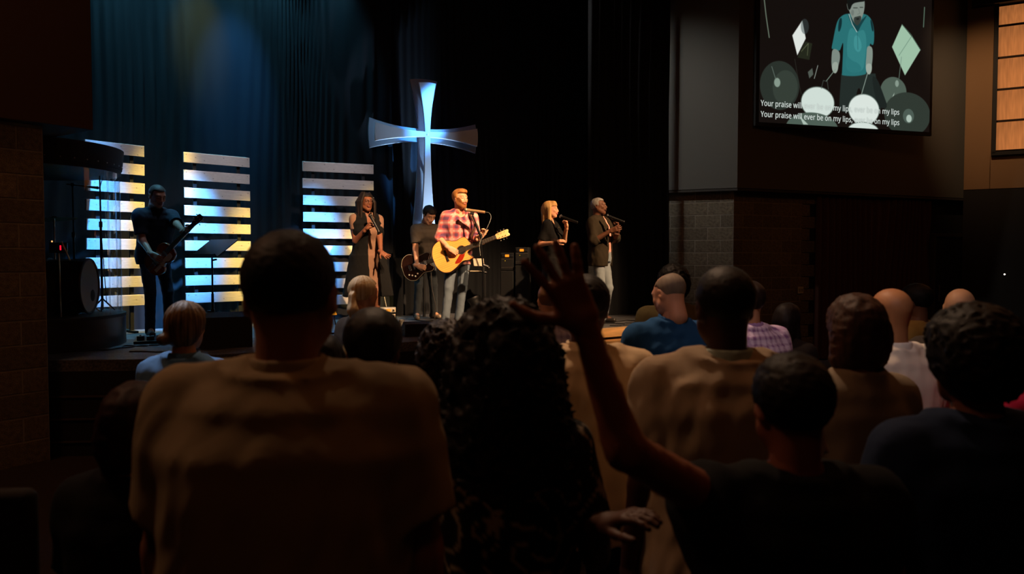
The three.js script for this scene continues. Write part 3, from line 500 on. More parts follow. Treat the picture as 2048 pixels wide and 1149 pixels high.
    if (hem < 0.8 * s) {    // skirt of a dress or long vest
      const fl = t.flare ?? 0.02, rx0 = tab[1][1] * s * w + e, rz0 = tab[1][2] * s * w + e;
      S.put((x, y, z) => { const q = off(Math.min(y, 0.93 * s)), u = clamp((0.95 * s - y) / (0.95 * s - hem), 0, 1), rx = rx0 + fl * u, rz = rz0 + fl * u; const k = Math.hypot((x - q[0]) / rx, (z - q[1]) / rz); return Math.max((k - 1) * Math.min(rx, rz), y - 0.95 * s); }, 0.02);
      S.grow([hipq[0], hem + 0.1, hipq[1]], rx0 + Math.abs(fl) + 0.03);
    }
    S.cap(A3(J(0, 1.5, 0.0)), A3(headP(0, -0.03, -0.03)), 0.062 * s * (t.neckR || 1), 0.075 * s, 0.012, 1);
    if (t.vee) S.cap(A3(J(0, 1.46, 0.09)), A3(J(0, 1.46 - t.vee, 0.14)), 0.075 * s, 0.008, 0.01, 1);
    S.put((x, y, z) => hem - y, 0.008, 2);
    if (t.open) S.put((x, y, z) => { const q = off(y); return Math.max(Math.abs(x - q[0] - (t.openX || 0)) - t.open * mix(1, t.openTop ?? 0.6, clamp((y / s - 0.9) / 0.5, 0, 1)), q[1] + 0.01 - z); }, 0.006, 1);
    const fa = t.fold ?? 0.006, sd = (o.h * 37 + x0 * 13) % 50;
    S.post = (x, y, z, d) => d > 0.06 ? d : d + fa * (N3(x * 13, y * 5, z * 13 + sd) + 0.6 * N3(x * 26 + y * 8, y * 13, z * 26 + sd));
    const col = t.paint ? t.paint(off, s) : flat(t.color);
    const m = mesh(t.name || 'shirt', fieldMesh(S, cell, col, 0.03), t.mat || clothMat, g, t.label);
    if (t.collar) {
      const ring = new Field(), c0 = J(0, 1.485, -0.012), up = neckT.clone().sub(neck0).normalize(), qq = new THREE.Quaternion().setFromUnitVectors(V(0, 1, 0), up);
      ring.grow(A3(c0), 0.12); const lv = V(), iq = qq.clone().invert();
      ring.put((x, y, z) => { lv.set(x - c0.x, y - c0.y, z - c0.z).applyQuaternion(iq); const r = Math.hypot(lv.x, lv.z), rr = 0.07 * s - (lv.y - 0.0) * 0.15; return Math.max(Math.abs(r - rr) - 0.007, lv.y - 0.04 * s, -0.03 * s - lv.y, lv.z > 0 ? 0.02 * s - Math.abs(lv.x) - 0.0 - Math.max(0, -lv.y) * 0.2 : -1); });
      mesh('collar', fieldMesh(ring, fine ? 0.006 : 0.009, t.collarColor ? flat(t.collarColor) : (x, y, z) => col(x, y, z), 0.01), clothMat, m);
    }
    return m;
  }
  for (const t of o.tops || []) top(t);
  if (o.trousers) {
    const T = new Field(), e = o.trousers.e ?? 0.012, wide = o.trousers.wide || 1; T.put(TL(e, 0.86 * s, 1.02 * s), 0.03); T.grow([hipq[0], 0.93 * s, hipq[1]], 0.24 * s * w);
    for (const l of legs) { T.cap(A3(l.H), A3(l.K), 0.088 * s * wide, 0.062 * s * wide, 0.04).cap(A3(l.K), [l.A.x, l.A.y - 0.045, l.A.z], 0.06 * s * wide, 0.053 * s * wide, 0.02, 0, 1); }
    T.post = (x, y, z, d) => d > 0.05 ? d : d + 0.005 * N3(x * 12, y * 16, z * 12) + 0.003 * N3(x * 30, y * 40, z * 30);
    const tc = lin(o.trousers.color);
    mesh(o.trousers.name || 'trousers', fieldMesh(T, fine ? 0.011 : 0.022, () => { return tc; }, 0.02), clothMat, g);
  }
  if (o.shoes) legs.forEach((l) => {
    const S = new Field(), c = lin(o.shoes), hx = l.A.x - Math.sin(l.dir) * 0.05, hz = l.A.z - Math.cos(l.dir) * 0.05;
    S.cap([hx, 0.045, hz], [hx + Math.sin(l.dir) * 0.19, 0.034, hz + Math.cos(l.dir) * 0.19], 0.042 * s, 0.036 * s, 0.02).cap([hx, 0.05, hz], [l.A.x, 0.1, l.A.z], 0.04, 0.046, 0.02); S.put((x, y, z) => -y + 0.001, 0.004, 2);
    mesh('shoe', fieldMesh(S, fine ? 0.008 : 0.014, () => c, 0.01), leatherMat, g);
  });
  return { g, headP, hq, hs, sh, el, wr, J, loc, off, s };
}
// ---------------------------------------------------------------- instruments and microphones
function frameFrom(o, origin, xDir, zHint) { const x = xDir.clone().normalize(), z = zHint.clone().addScaledVector(x, -zHint.dot(x)).normalize(), y = V().crossVectors(z, x); o.position.copy(origin); o.quaternion.setFromRotationMatrix(new THREE.Matrix4().makeBasis(x, y, z)); }
function outline(pts, closed = true) { const c = new THREE.SplineCurve(pts.map((p) => new THREE.Vector2(...p))); return new THREE.Shape(c.getPoints(90)); }
function slab(shape, depth, z, bevel = 0.006) { return new THREE.ExtrudeGeometry(shape, { depth: depth - 2 * bevel, bevelEnabled: true, bevelSize: bevel, bevelThickness: bevel, bevelSegments: 2 }).translate(0, 0, z + bevel); }
const chrome = std(0xd8d8d8, 0.18, 1), blackPlastic = std(0x0a0a0b, 0.4), blackMetal = std(0x121213, 0.35, 0.6), ebony = std(0x1b110b, 0.5), nickel = std(0xb8b4aa, 0.3, 0.9);
function neckParts(g, x0, x1, head, wNut, wBody, woodMat, zTop, opts = {}) {
  const nk = new THREE.Shape([new THREE.Vector2(x0 - 0.04, -wBody), new THREE.Vector2(x1, -wNut), new THREE.Vector2(x1, wNut), new THREE.Vector2(x0 - 0.04, wBody)]);
  mesh('neck', slab(nk, 0.026, zTop - 0.03, 0.004), woodMat, g);
  const fbx = opts.fbx ?? x0 - 0.1, fb = new THREE.Shape([new THREE.Vector2(fbx, -wBody - 0.002), new THREE.Vector2(x1, -wNut), new THREE.Vector2(x1, wNut), new THREE.Vector2(fbx, wBody + 0.002)]);
  const board = mesh('fretboard', slab(fb, 0.008, zTop - 0.004, 0.001), opts.board || ebony, g);
  const scale = opts.scale || 0.645, bridgeX = x1 - scale, fr = [];
  for (let n = 1; n < 20; n++) { const x = x1 - scale * (1 - Math.pow(2, -n / 12)); if (x < fbx + 0.005) break; const t = (x1 - x) / (x1 - x0), hw = mix(wNut, wBody, Math.min(t, 1)); fr.push(new THREE.BoxGeometry(0.003, hw * 2, 0.003).translate(x, 0, zTop + 0.005)); }
  mesh('frets', fr, nickel, board);
  const strings = [], ns = opts.strings || 6;
  for (let i = 0; i < ns; i++) { const u = ns > 1 ? i / (ns - 1) * 2 - 1 : 0; strings.push(rod(V(bridgeX, u * wBody * 0.85, zTop + 0.012), V(x1, u * wNut * 0.85, zTop + 0.009), opts.thick || 0.0011, undefined, 4)); }
  mesh('strings', strings, nickel, g);
  const hs = mesh('headstock', slab(outline(head), 0.018, zTop - 0.022, 0.003), opts.headMat || woodMat, g);
  for (const [x, y] of opts.pegs || []) { const s = Math.sign(y); mesh('tuning_peg', [rod(V(x, y - s * 0.014, zTop - 0.02), V(x, y - s * 0.014, zTop + 0.012), 0.0045), rod(V(x, y - s * 0.005, zTop - 0.024), V(x, y + s * 0.018, zTop - 0.024), 0.003), new THREE.SphereGeometry(0.01, 10, 8).scale(0.8, 1.1, 0.5).translate(x, y + s * 0.022, zTop - 0.024)], opts.pegMat || chrome, hs); }
}
const spruceTex = grainTex(256, 256, (u, v) => { const n = 0.9 + 0.05 * Math.sin(v * 260 + 3 * N3(u * 2, v * 5, 1)) + 0.05 * N3(u * 3, v * 30, 2); return [n, n * 0.79, n * 0.5]; });
const spruce = new THREE.MeshStandardMaterial({ map: spruceTex, color: 0xffdfae, roughness: 0.28 }), mahogany = std(0x5a2c16, 0.35), maple = std(0xd9a66e, 0.35);
function acoustic(label) {
  const g = thing('acoustic_guitar', label, 'guitar');
  const P = [[-0.27, 0], [-0.262, 0.08], [-0.215, 0.168], [-0.13, 0.203], [-0.04, 0.18], [0.035, 0.143], [0.08, 0.132], [0.14, 0.145], [0.195, 0.13], [0.222, 0.07], [0.227, 0.03], [0.225, -0.028], [0.185, -0.035], [0.158, -0.055], [0.168, -0.09], [0.195, -0.118], [0.19, -0.138], [0.15, -0.146], [0.08, -0.132], [0.035, -0.143], [-0.04, -0.18], [-0.13, -0.203], [-0.215, -0.168], [-0.262, -0.08], [-0.27, 0]];
  const sh = outline(P), hole = new THREE.Path(); hole.absarc(0.1, 0, 0.05, 0, 6.2832, true);
  mesh('sides', slab(sh, 0.1, -0.07, 0.006), mahogany, g);
  const topS = outline(P); topS.holes.push(hole); const tg = new THREE.ExtrudeGeometry(topS, { depth: 0.004, bevelEnabled: false, curveSegments: 40 }).translate(0, 0, 0.03);
  mesh('soundboard', tg, spruce, g);
  mesh('sound_hole', new THREE.CircleGeometry(0.05, 36).translate(0.1, 0, 0.0305), std(0x0a0604, 0.9), g);
  mesh('rosette', [new THREE.TorusGeometry(0.058, 0.003, 4, 48).scale(1, 1, 0.4).translate(0.1, 0, 0.034), new THREE.TorusGeometry(0.051, 0.002, 4, 48).translate(0.1, 0, 0.034)], ebony, g);
  mesh('pickguard', slab(outline([[0.065, -0.045], [0.03, -0.07], [-0.03, -0.125], [0.03, -0.138], [0.085, -0.105], [0.12, -0.06], [0.1, -0.054], [0.065, -0.045]]), 0.003, 0.033, 0.0008), std(0x8a2412, 0.2), g);
  mesh('bridge', [box(0.03, 0.15, 0.009, -0.1, 0, 0.037, 0.003), box(0.003, 0.07, 0.005, -0.094, 0, 0.043, 0.001)], ebony, g);
  mesh('binding', [tube(P.map(([x, y]) => V(x * 1.002, y * 1.002, 0.032)), 0.0032, 120, 5)], std(0x2a140a, 0.4), g);
  const head = [[0.555, -0.021], [0.585, -0.034], [0.7, -0.039], [0.725, -0.03], [0.715, 0], [0.725, 0.03], [0.7, 0.039], [0.585, 0.034], [0.555, 0.021], [0.555, -0.021]];
  neckParts(g, 0.225, 0.558, head, 0.021, 0.027, maple, 0.034, { fbx: 0.15, scale: 0.65, headMat: maple, pegs: [0.595, 0.635, 0.675].flatMap((x) => [[x, 0.037], [x, -0.037]]) });
  return g;
}
function electric(label) {
  const g = thing('electric_guitar', label, 'guitar');
  const P = [[-0.24, 0], [-0.235, 0.08], [-0.18, 0.165], [-0.1, 0.19], [-0.02, 0.155], [0.04, 0.125], [0.09, 0.13], [0.16, 0.135], [0.2, 0.1], [0.17, 0.06], [0.16, 0.03], [0.16, -0.03], [0.17, -0.06], [0.2, -0.1], [0.16, -0.135], [0.09, -0.13], [0.04, -0.125], [-0.02, -0.155], [-0.1, -0.19], [-0.18, -0.165], [-0.235, -0.08], [-0.24, 0]];
  mesh('guitar_body', slab(outline(P), 0.048, -0.03, 0.008), std(0x1a0d0a, 0.15), g);
  mesh('binding', tube(P.map(([x, y]) => V(x, y, 0.016)), 0.003, 110, 5), std(0xa59a86, 0.4), g);
  for (const x of [0.1, 0.0]) mesh('pickup', box(0.036, 0.08, 0.012, x, 0, 0.022), chrome, g);
  mesh('bridge', [box(0.016, 0.085, 0.014, -0.07, 0, 0.024), box(0.03, 0.08, 0.01, -0.13, 0, 0.021)], chrome, g);
  for (const [x, y] of [[-0.13, -0.11], [-0.17, -0.09], [-0.09, -0.135], [-0.05, -0.11]]) mesh('knob', cyl(0.011, 0.009, 0.014).rotateX(Math.PI / 2).translate(x, y, 0.026), std(0xd7cdb8, 0.4), g);
  mesh('pickguard', slab(outline([[0.12, -0.045], [0.02, -0.045], [-0.05, -0.06], [0.02, -0.1], [0.1, -0.085], [0.12, -0.045]]), 0.003, 0.019, 0.0008), std(0x0c0c0c, 0.2), g);
  const head = [[0.55, -0.021], [0.58, -0.032], [0.7, -0.042], [0.71, 0], [0.7, 0.042], [0.58, 0.032], [0.55, 0.021], [0.55, -0.021]];
  neckParts(g, 0.16, 0.552, head, 0.021, 0.027, mahogany, 0.022, { fbx: 0.14, scale: 0.628, headMat: blackPlastic, pegs: [0.595, 0.635, 0.675].flatMap((x) => [[x, 0.036], [x, -0.036]]) });
  return g;
}
function violinBass(label) {
  const g = thing('bass_guitar', label, 'bass guitar');
  const P = [[-0.22, 0], [-0.215, 0.06], [-0.17, 0.122], [-0.1, 0.14], [-0.055, 0.12], [-0.045, 0.098], [0.0, 0.083], [0.045, 0.098], [0.06, 0.11], [0.11, 0.118], [0.17, 0.095], [0.195, 0.04], [0.195, -0.04], [0.17, -0.095], [0.11, -0.118], [0.06, -0.11], [0.045, -0.098], [0.0, -0.083], [-0.045, -0.098], [-0.055, -0.12], [-0.1, -0.14], [-0.17, -0.122], [-0.215, -0.06], [-0.22, 0]];
  const burst = grainTex(128, 128, (u, v) => { const n = 0.5 + 0.5 * N3(u * 4, v * 50, 2); return [0.55 + 0.06 * n, 0.24 + 0.04 * n, 0.08]; });
  mesh('bass_body', slab(outline(P), 0.05, -0.03, 0.008), std(0x7a3413, 0.22), g);
  mesh('soundboard', slab(outline(P.map(([x, y]) => [x * 0.9 - 0.002, y * 0.88])), 0.003, 0.0195, 0.001), new THREE.MeshStandardMaterial({ map: burst, roughness: 0.2 }), g);
  mesh('binding', tube(P.map(([x, y]) => V(x, y, 0.016)), 0.003, 110, 5), std(0xcbb994, 0.4), g);
  mesh('pickguard', slab(outline([[0.15, -0.04], [0.0, -0.036], [-0.06, -0.055], [-0.03, -0.1], [0.02, -0.075], [0.07, -0.1], [0.14, -0.09], [0.15, -0.04]]), 0.003, 0.023, 0.0008), std(0xe7dcc6, 0.3), g);
  mesh('control_plate', box(0.1, 0.04, 0.005, -0.11, -0.07, 0.024), std(0xe2d6bd, 0.3), g);
  for (const x of [0.1, -0.02]) mesh('pickup', box(0.03, 0.075, 0.012, x, 0, 0.026), chrome, g);
  mesh('bridge', box(0.012, 0.09, 0.018, -0.09, 0, 0.028), ebony, g);
  mesh('tailpiece', [box(0.1, 0.012, 0.004, -0.16, 0.016, 0.028), box(0.1, 0.012, 0.004, -0.16, -0.016, 0.028)], chrome, g);
  const head = [[0.63, -0.02], [0.655, -0.03], [0.76, -0.036], [0.775, -0.01], [0.775, 0.01], [0.76, 0.036], [0.655, 0.03], [0.63, 0.02], [0.63, -0.02]];
  neckParts(g, 0.195, 0.635, head, 0.02, 0.026, mahogany, 0.024, { fbx: 0.13, scale: 0.75, strings: 4, thick: 0.0018, headMat: std(0x2a1209, 0.3), pegs: [0.675, 0.735].flatMap((x) => [[x, 0.033], [x, -0.033]]), pegMat: std(0xd9cfba, 0.35) });
  return g;
}
function handMic(label, headAt, tailAt, bodyMat = blackPlastic, grille = std(0x2a2a2c, 0.35, 0.7)) {
  const g = thing('microphone', label, 'microphone'), d = tailAt.clone().sub(headAt), L = 0.245; g.position.copy(headAt); g.quaternion.setFromUnitVectors(V(0, -1, 0), d.normalize());
  mesh('grille', new THREE.SphereGeometry(0.025, 20, 14).scale(1, 1.08, 1), grille, g); mesh('grille_band', new THREE.TorusGeometry(0.0255, 0.003, 6, 24).rotateX(Math.PI / 2), nickel, g);
  mesh('handle', lathe([[0.02, -0.018], [0.021, -0.035], [0.0185, -0.06], [0.0165, -L + 0.02], [0.017, -L + 0.004], [0.013, -L], [0.001, -L]], 20), bodyMat, g); return g;
}

// ---------------------------------------------------------------- the band
const plaid = (off, s) => (x, y, z) => {
  const q = off(y), a = Math.atan2(x - q[0], z - q[1]) * 0.155, b = y; const st = (v, c, h) => clamp((h - Math.abs(((v % 0.105) + 0.105) % 0.105 - c)) / 0.008 + 0.5, 0, 1);
  const dk = Math.max(st(a, 0.03, 0.02), 0) * 0.55 + Math.max(st(b, 0.03, 0.02), 0) * 0.55, wt = Math.max(st(a, 0.082, 0.014), st(b, 0.082, 0.014)), r = [0.62, 0.11, 0.085], n = [0.05, 0.035, 0.09], w = [0.78, 0.55, 0.48];
  const c = r.map((v, i) => mix(v, w[i], 0.55 * wt)); return c.map((v, i) => mix(v, n[i], clamp(dk, 0, 0.9)));
};
const lead = person({
  label: 'bearded person in a red plaid shirt and jeans playing the acoustic guitar', group: 'band on the stage', h: 1.76, base: [899, 10], hip: [916, 10.0], head: [921, 9.9], ground: STAGE, yaw: 0.35, look: [0.38, -0.04, 0], fine: 1, sing: 1,
  feet: [[0.13, -0.06, 0.3], [-0.1, 0.12, 0.1]], skin: 0xd79a78, lip: 0xb0645a, hair: 'quiff', hairColor: 0x96602f, hairColor2: 0xb27a44, beard: 0x8a552c, w: 1.02,
  wristR: [897, 496, 9.7], elbowR: [862, 487, 9.95], tipR: [918, 508, 9.7], palmR: [0.1, -0.2, -1], handR: STRUM, wristL: [958, 476, 9.68], elbowL: [958, 494, 9.85], tipL: [974, 459, 9.72], palmL: [-0.2, 0.35, 0.9], handL: FRET,
  tops: [{ name: 'plaid_shirt', sleeve: 1.25, paint: plaid, hem: 0.8, e: 0.018, collar: true, collarColor: 0xb5584c, vee: 0.08, cell: 0.0075 }], trousers: { name: 'jeans', color: 0x56606a }, shoes: 0x2a1d14,
});
{
  const g = acoustic('natural wood cutaway acoustic guitar with reddish pickguard held by the lead singer'); frameFrom(g, at(909, 507, 9.79), at(1016, 466, 9.73).sub(at(909, 507, 9.79)), V(0.12, 0.18, 1)); g.scale.setScalar(1.03);
  const iq = g.quaternion.clone().invert(), toG = (p) => p.sub(g.position).applyQuaternion(iq).divideScalar(1.03);
  mesh('strap', tube([V(0.19, 0.06, -0.03), toG(at(950, 452, 9.80)), toG(at(941, 432, 9.86)), toG(at(932, 427, 10.0)), toG(at(900, 450, 10.17)), toG(at(872, 500, 10.05)), V(-0.268, 0, -0.03)], 0.016, 60, 6), std(0x4c2a17, 0.7), g);
}
const locs = person({
  label: 'person with long dark locs and glasses singing in a taupe dress and black vest', group: 'band on the stage', h: 1.70, base: [736, 9.7], head: [733, 9.66], ground: STAGE, yaw: 0.5, look: [0.12, -0.02, 0], fine: 1, sing: 1, fem: 1, w: 1.16,
  skin: 0x7a4a33, lip: 0x6e3530, hair: 'locs', hairColor: 0x17110e, hairColor2: 0x241914,
  wristR: [731, 459, 9.42], elbowR: [709, 505, 9.55], tipR: [745, 438, 9.4], palmR: [0.75, -0.1, -0.3], handR: GRIP, wristL: [762, 509, 9.42], elbowL: [757, 492, 9.7], tipL: [786, 521, 9.35], palmL: [-0.1, 0.75, 0.65], handL: OPEN,
  tops: [{ name: 'dress', sleeve: 0.5, color: 0x80604e, hem: 0.55, flare: -0.02, e: 0.012, vee: 0.12, loose: 0, fold: 0.004 }, { name: 'vest', sleeve: -1, color: 0x0d0c0c, hem: 0.42, flare: 0.1, e: 0.034, open: 0.07, openTop: 0.75, openX: 0.02, loose: 0.2 }], shoes: 0x111010,
});
const wearGlasses = (P) => {      // P: what person() returned
  const gl = new THREE.Group(); gl.name = 'glasses'; P.g.add(gl); gl.position.copy(P.headP(0, 0, 0)); gl.quaternion.copy(P.hq); gl.scale.setScalar(P.hs);
  for (const s of [-1, 1]) { mesh('lens_rim', new THREE.TorusGeometry(0.022, 0.0026, 6, 24).scale(1.1, 0.85, 1).translate(s * 0.031, 0.004, 0.104), blackPlastic, gl); mesh('temple_arm', rod(V(s * 0.055, 0.008, 0.1), V(s * 0.082, 0.006, -0.01), 0.002), blackPlastic, gl); }
  mesh('nose_bridge', rod(V(-0.008, 0.008, 0.106), V(0.008, 0.008, 0.106), 0.002), blackPlastic, gl);
};
wearGlasses(locs);
handMic('black handheld microphone at the mouth of the person with glasses', at(741, 431.5, 9.38), at(758, 464, 9.32));
person({
  label: 'person bowing over a dark electric guitar behind the lead singer', group: 'band on the stage', h: 1.74, base: [848, 11.2], hip: [848, 11.22], head: [859, 10.93], headDrop: -0.13, ground: STAGE, yaw: 0.4, look: [0.25, 0.6, 0], fine: 1,
  feet: [[0.15, 0.0, 0.3], [-0.13, 0.06, -0.2]], skin: 0xb07f63, hair: 'short', hairColor: 0x17110e,
  wristR: [834, 532, 10.8], elbowR: [806, 512, 11.0], tipR: [852, 536, 10.8], palmR: [0.1, -0.2, -1], handR: STRUM, wristL: [912, 506, 10.8], elbowL: [890, 520, 10.95], tipL: [926, 496, 10.8], palmL: [-0.2, 0.35, 0.9], handL: FRET,
  tops: [{ sleeve: 0.75, color: 0x3a332d, hem: 0.86, e: 0.02, label: 'dark grey shirt' }], trousers: { name: 'jeans', color: 0x353a3e }, shoes: 0x6b5a48,
});
{
  const g = electric('dark hollow-body electric guitar worn by the bowing player'); frameFrom(g, at(838, 531, 10.86), at(950, 492, 10.82).sub(at(838, 531, 10.86)), V(0.1, 0.2, 1));
}
person({
  label: 'person with long blonde hair in a black dress singing in profile', group: 'band on the stage', h: 1.635, base: [1106, 10.2], head: [1101, 10.18], ground: STAGE, yaw: 1.2, look: [0.12, -0.05, 0], fine: 1, fem: 1, w: 0.95,
  skin: 0xd69a78, lip: 0xb4605a, hair: 'blonde', hairColor: 0xa87c48, hairColor2: 0xc9a066,
  wristR: [1109, 486, 9.9], elbowR: [1078, 500, 10.05], tipR: [1130, 479, 9.88], palmR: [0.1, -0.8, -0.5], handR: RELAX, wristL: [1133, 455, 10.05], elbowL: [1139, 490, 10.12], tipL: [1131, 437, 10.02], palmL: [-0.75, 0.2, 0.55], handL: GRIP,
  tops: [{ name: 'dress', sleeve: 0.8, color: 0x141211, hem: 0.5, flare: 0.03, e: 0.016, vee: 0.16 }], shoes: 0x0c0b0b,
});
handMic('black handheld microphone held up by the blonde singer', at(1122, 433.5, 9.98), at(1149, 443, 9.9));
person({
  label: 'person with grey hair in an open dark overshirt and pink tee singing', group: 'band on the stage', h: 1.70, base: [1199, 10.5], hip: [1202, 10.5], head: [1197, 10.46], ground: STAGE, yaw: 1.0, look: [0.2, -0.1, 0], fine: 1, w: 1.06,
  skin: 0x5e3a28, lip: 0x4a2a24, hair: 'crop', hairColor: 0x8b8780, hairColor2: 0x5c5853,
  wristR: [1219, 463, 10.18], elbowR: [1190, 492, 10.2], tipR: [1240, 455, 10.15], palmR: [0.5, 0.5, -0.6], handR: { curl: 0.3, spread: 0.1, thumb: 1.0, thumbIn: 0.2 }, wristL: [1236, 459, 10.3], elbowL: [1244, 490, 10.4], tipL: [1232, 439, 10.26], palmL: [-0.75, 0.1, 0.6], handL: GRIP,
  tops: [{ name: 'tee_shirt', sleeve: 0.4, color: 0xd9998c, hem: 0.9, e: 0.008, fold: 0.005 }, { name: 'overshirt', sleeve: 1.3, color: 0x2d2519, hem: 0.8, e: 0.028, open: 0.075, openTop: 0.5, openX: 0.03, collar: true, collarColor: 0x2d2519 }], trousers: { name: 'jeans', color: 0x7d868c }, shoes: 0x1a1512,
});
handMic('black handheld microphone held by the grey-haired singer', at(1215, 432, 10.2), at(1246, 443.5, 10.14));
person({
  label: 'person in a navy shirt playing the violin-shaped bass by the plank panels', group: 'band on the stage', h: 1.75, base: [314, 8.8], hip: [308, 8.82], head: [317, 8.66], headDrop: -0.05, ground: STAGE, yaw: 0.8, look: [0.15, 0.38, 0], fine: 1,
  feet: [[0.12, 0.02, 0.2], [-0.11, 0.05, -0.2]], skin: 0x9a7462, hair: 'crop', hairColor: 0x3a3632, hairColor2: 0x2b2825, w: 1.04,
  wristR: [302, 508, 8.42], elbowR: [262, 488, 8.7], tipR: [322, 520, 8.38], palmR: [0.1, -0.2, -1], handR: STRUM, wristL: [369, 466, 8.4], elbowL: [340, 485, 8.6], tipL: [386, 455, 8.38], palmL: [-0.2, 0.35, 0.9], handL: FRET,
  tops: [{ sleeve: 0.8, color: 0x141c28, hem: 0.82, e: 0.022, collar: true, collarColor: 0x141c28 }], trousers: { name: 'jeans', color: 0x1a2230 }, shoes: 0x2b1d15,
});
{
  const g = violinBass('brown sunburst violin-shaped bass guitar with pale pickguard'); frameFrom(g, at(322, 517, 8.46), at(402, 434, 8.34).sub(at(322, 517, 8.46)), V(0.15, 0.15, 1)); g.scale.setScalar(0.9);
}
// ---------------------------------------------------------------- the crowd, seen from behind
const HAIRUP = { short: 0.02, crop: 0.008, bob: 0.022, long: 0.016, ponytail: 0.013, bun: 0.022, afro: 0.036, natural: 0.014, curls: 0.03, bigcurls: 0.035, fringe: 0 };
function crowd(px, crown, D, label, o) {
  const p = at(px, crown, D), h = p.y - (o.hair ? (HAIRUP[o.hair] || 0) * 0.8 : 0), t = V(-0.4, 0, -10).sub(p);
  return person({ label, group: 'standing crowd', base: [px, D], h, yaw: Math.atan2(t.x, t.z) + (o.turn || 0), headSize: 0.93, trousers: { color: 0x14161b }, shoes: 0x0d0b0a, ...o });
}
const checks = (base, line, pitch) => (off) => { const b = lin(base), l = lin(line); return (x, y, z) => { const q = off(y), a = Math.atan2(x - q[0], z - q[1]) * 0.16, f = (v) => (((v % pitch) + pitch) % pitch < pitch * 0.4 ? 1 : 0), k = 0.5 * f(a) + 0.5 * f(y); return b.map((v, i) => mix(v, l[i], k)); }; };
const blotch = (base, mark, fr, th) => () => { const b = lin(base), l = lin(mark); return (x, y, z) => (Math.abs(N3(x * fr, y * fr, z * fr)) < th ? l : b); };
crowd(578, 467, 1.5, 'tall person with cropped dark hair in a tan polo shirt, largest back in the picture', { hair: 'crop', hairColor: 0x100b08, skin: 0x8a5a40, w: 1.25, shoulder: 1.16, headSize: 1.02, shY: 1.43, fine: 0, hairCell: 0.005, tops: [{ name: 'polo_shirt', sleeve: 0.72, color: 0x8c7a60, hem: 0.84, e: 0.03, loose: 0.8, fold: 0.007, collar: true, collarColor: 0x93826a, cell: 0.009, neckR: 0.9 }] });
crowd(265, 757, 1.8, 'short person with reddish brown hair in black at the lower left', { hair: 'bob', hairColor: 0x2c100b, hairColor2: 0x1c0b08, skin: 0xa06a4c, fem: 1, w: 1.15, tops: [{ sleeve: 0.7, color: 0x0a090a, e: 0.02, hem: 0.8 }] });
crowd(368, 598, 3.2, 'person in a blue denim jacket with highlighted hair in a low bun', { hair: 'bun', hairColor: 0x3d2513, hairColor2: 0x86694a, skin: 0xb9825f, fem: 1, w: 1.05, fine: 0, hairCell: 0.006, tops: [{ name: 'denim_jacket', sleeve: 1.8, color: 0x5b7fa6, e: 0.03, hem: 0.9, collar: true, collarColor: 0x5b7fa6, fold: 0.01, cell: 0.01, loose: 0.6 }] });
crowd(724, 549, 4.5, 'blond person with a ponytail in front of the singer with glasses', { hair: 'ponytail', hairColor: 0xb98d55, hairColor2: 0xe8cfa4, skin: 0xc58f6d, fem: 1, turn: -0.5, fine: 0, hairCell: 0.006, tops: [{ sleeve: 0.6, color: 0x4a4038, hem: 0.85 }] });
crowd(728, 644, 2.85, 'person with loose blond hair in a green top hidden behind a dark head', { hair: 'long', hairColor: 0x9a7440, hairColor2: 0xc29a5c, skin: 0xc58f6d, fem: 1, w: 1.05, tops: [{ sleeve: 0.7, color: 0x4f6a52, hem: 0.85 }] });
crowd(744, 613, 2.1, 'person with short dark hair in a black top, centre left', { hair: 'short', hairColor: 0x0f0b09, skin: 0x5a3526, w: 0.98, tops: [{ sleeve: 0.6, color: 0x0b0b0c, hem: 0.84 }] });
crowd(640, 662, 2.42, 'dark-haired person mostly hidden behind the tan polo shirt', { hair: 'long', hairColor: 0x0d0a09, skin: 0x9a6a4d, fem: 1, tops: [{ sleeve: 0.7, color: 0x0d0e12, hem: 0.84 }] });
crowd(890, 636, 2.5, 'person with loose dark curls beside the biggest curly head', { hair: 'curls', hairColor: 0x16100d, hairColor2: 0x2b1f18, skin: 0x8a5a40, fem: 1, tops: [{ sleeve: 0.7, color: 0x0c0b0b, hem: 0.84 }] });
crowd(1008, 612, 1.8, 'person with a great mass of black curls in a dark patterned top', { hair: 'bigcurls', headSize: 1.1, hairColor: 0x080606, skin: 0x452617, fem: 1, w: 1.18, hairCell: 0.009, wristR: [1205, 1050, 1.6], elbowR: [1215, 1190, 1.75], tipR: [1262, 1032, 1.55], palmR: [-0.2, -0.9, -0.3], handR: RELAX, tops: [{ name: 'patterned_top', sleeve: 0.75, paint: blotch(0x0d0c0c, 0x8a7d6c, 16, 0.07), hem: 0.82, e: 0.02, cell: 0.009 }] });
crowd(1102, 563, 4.3, 'person in a lavender white shirt just left of the raised hand', { hair: 'crop', hairColor: 0x6e4d33, skin: 0xc08a66, tops: [{ sleeve: 0.7, paint: checks(0xb9b4cc, 0x8d88ac, 0.05), hem: 0.85, collar: true, collarColor: 0xc6c6dc, cell: 0.011 }] });
crowd(1172, 547, 2.6, 'dark-haired person in a cream shirt behind the raised arm', { hair: 'natural', hairColor: 0x0c0908, skin: 0x4a2c1e, w: 1.1, tops: [{ sleeve: 0.75, color: 0xcfb592, hem: 0.84, e: 0.026, collar: true, collarColor: 0xd9c4a4, fold: 0.012, cell: 0.01, loose: 0.7 }] });
crowd(1348, 527, 5.0, 'dark curly-haired person in an olive top beyond the balding head', { hair: 'afro', hairColor: 0x0c0a09, skin: 0x7a5038, turn: -0.2, w: 1.1, tops: [{ sleeve: 0.8, color: 0x5c5438, hem: 0.85 }] });
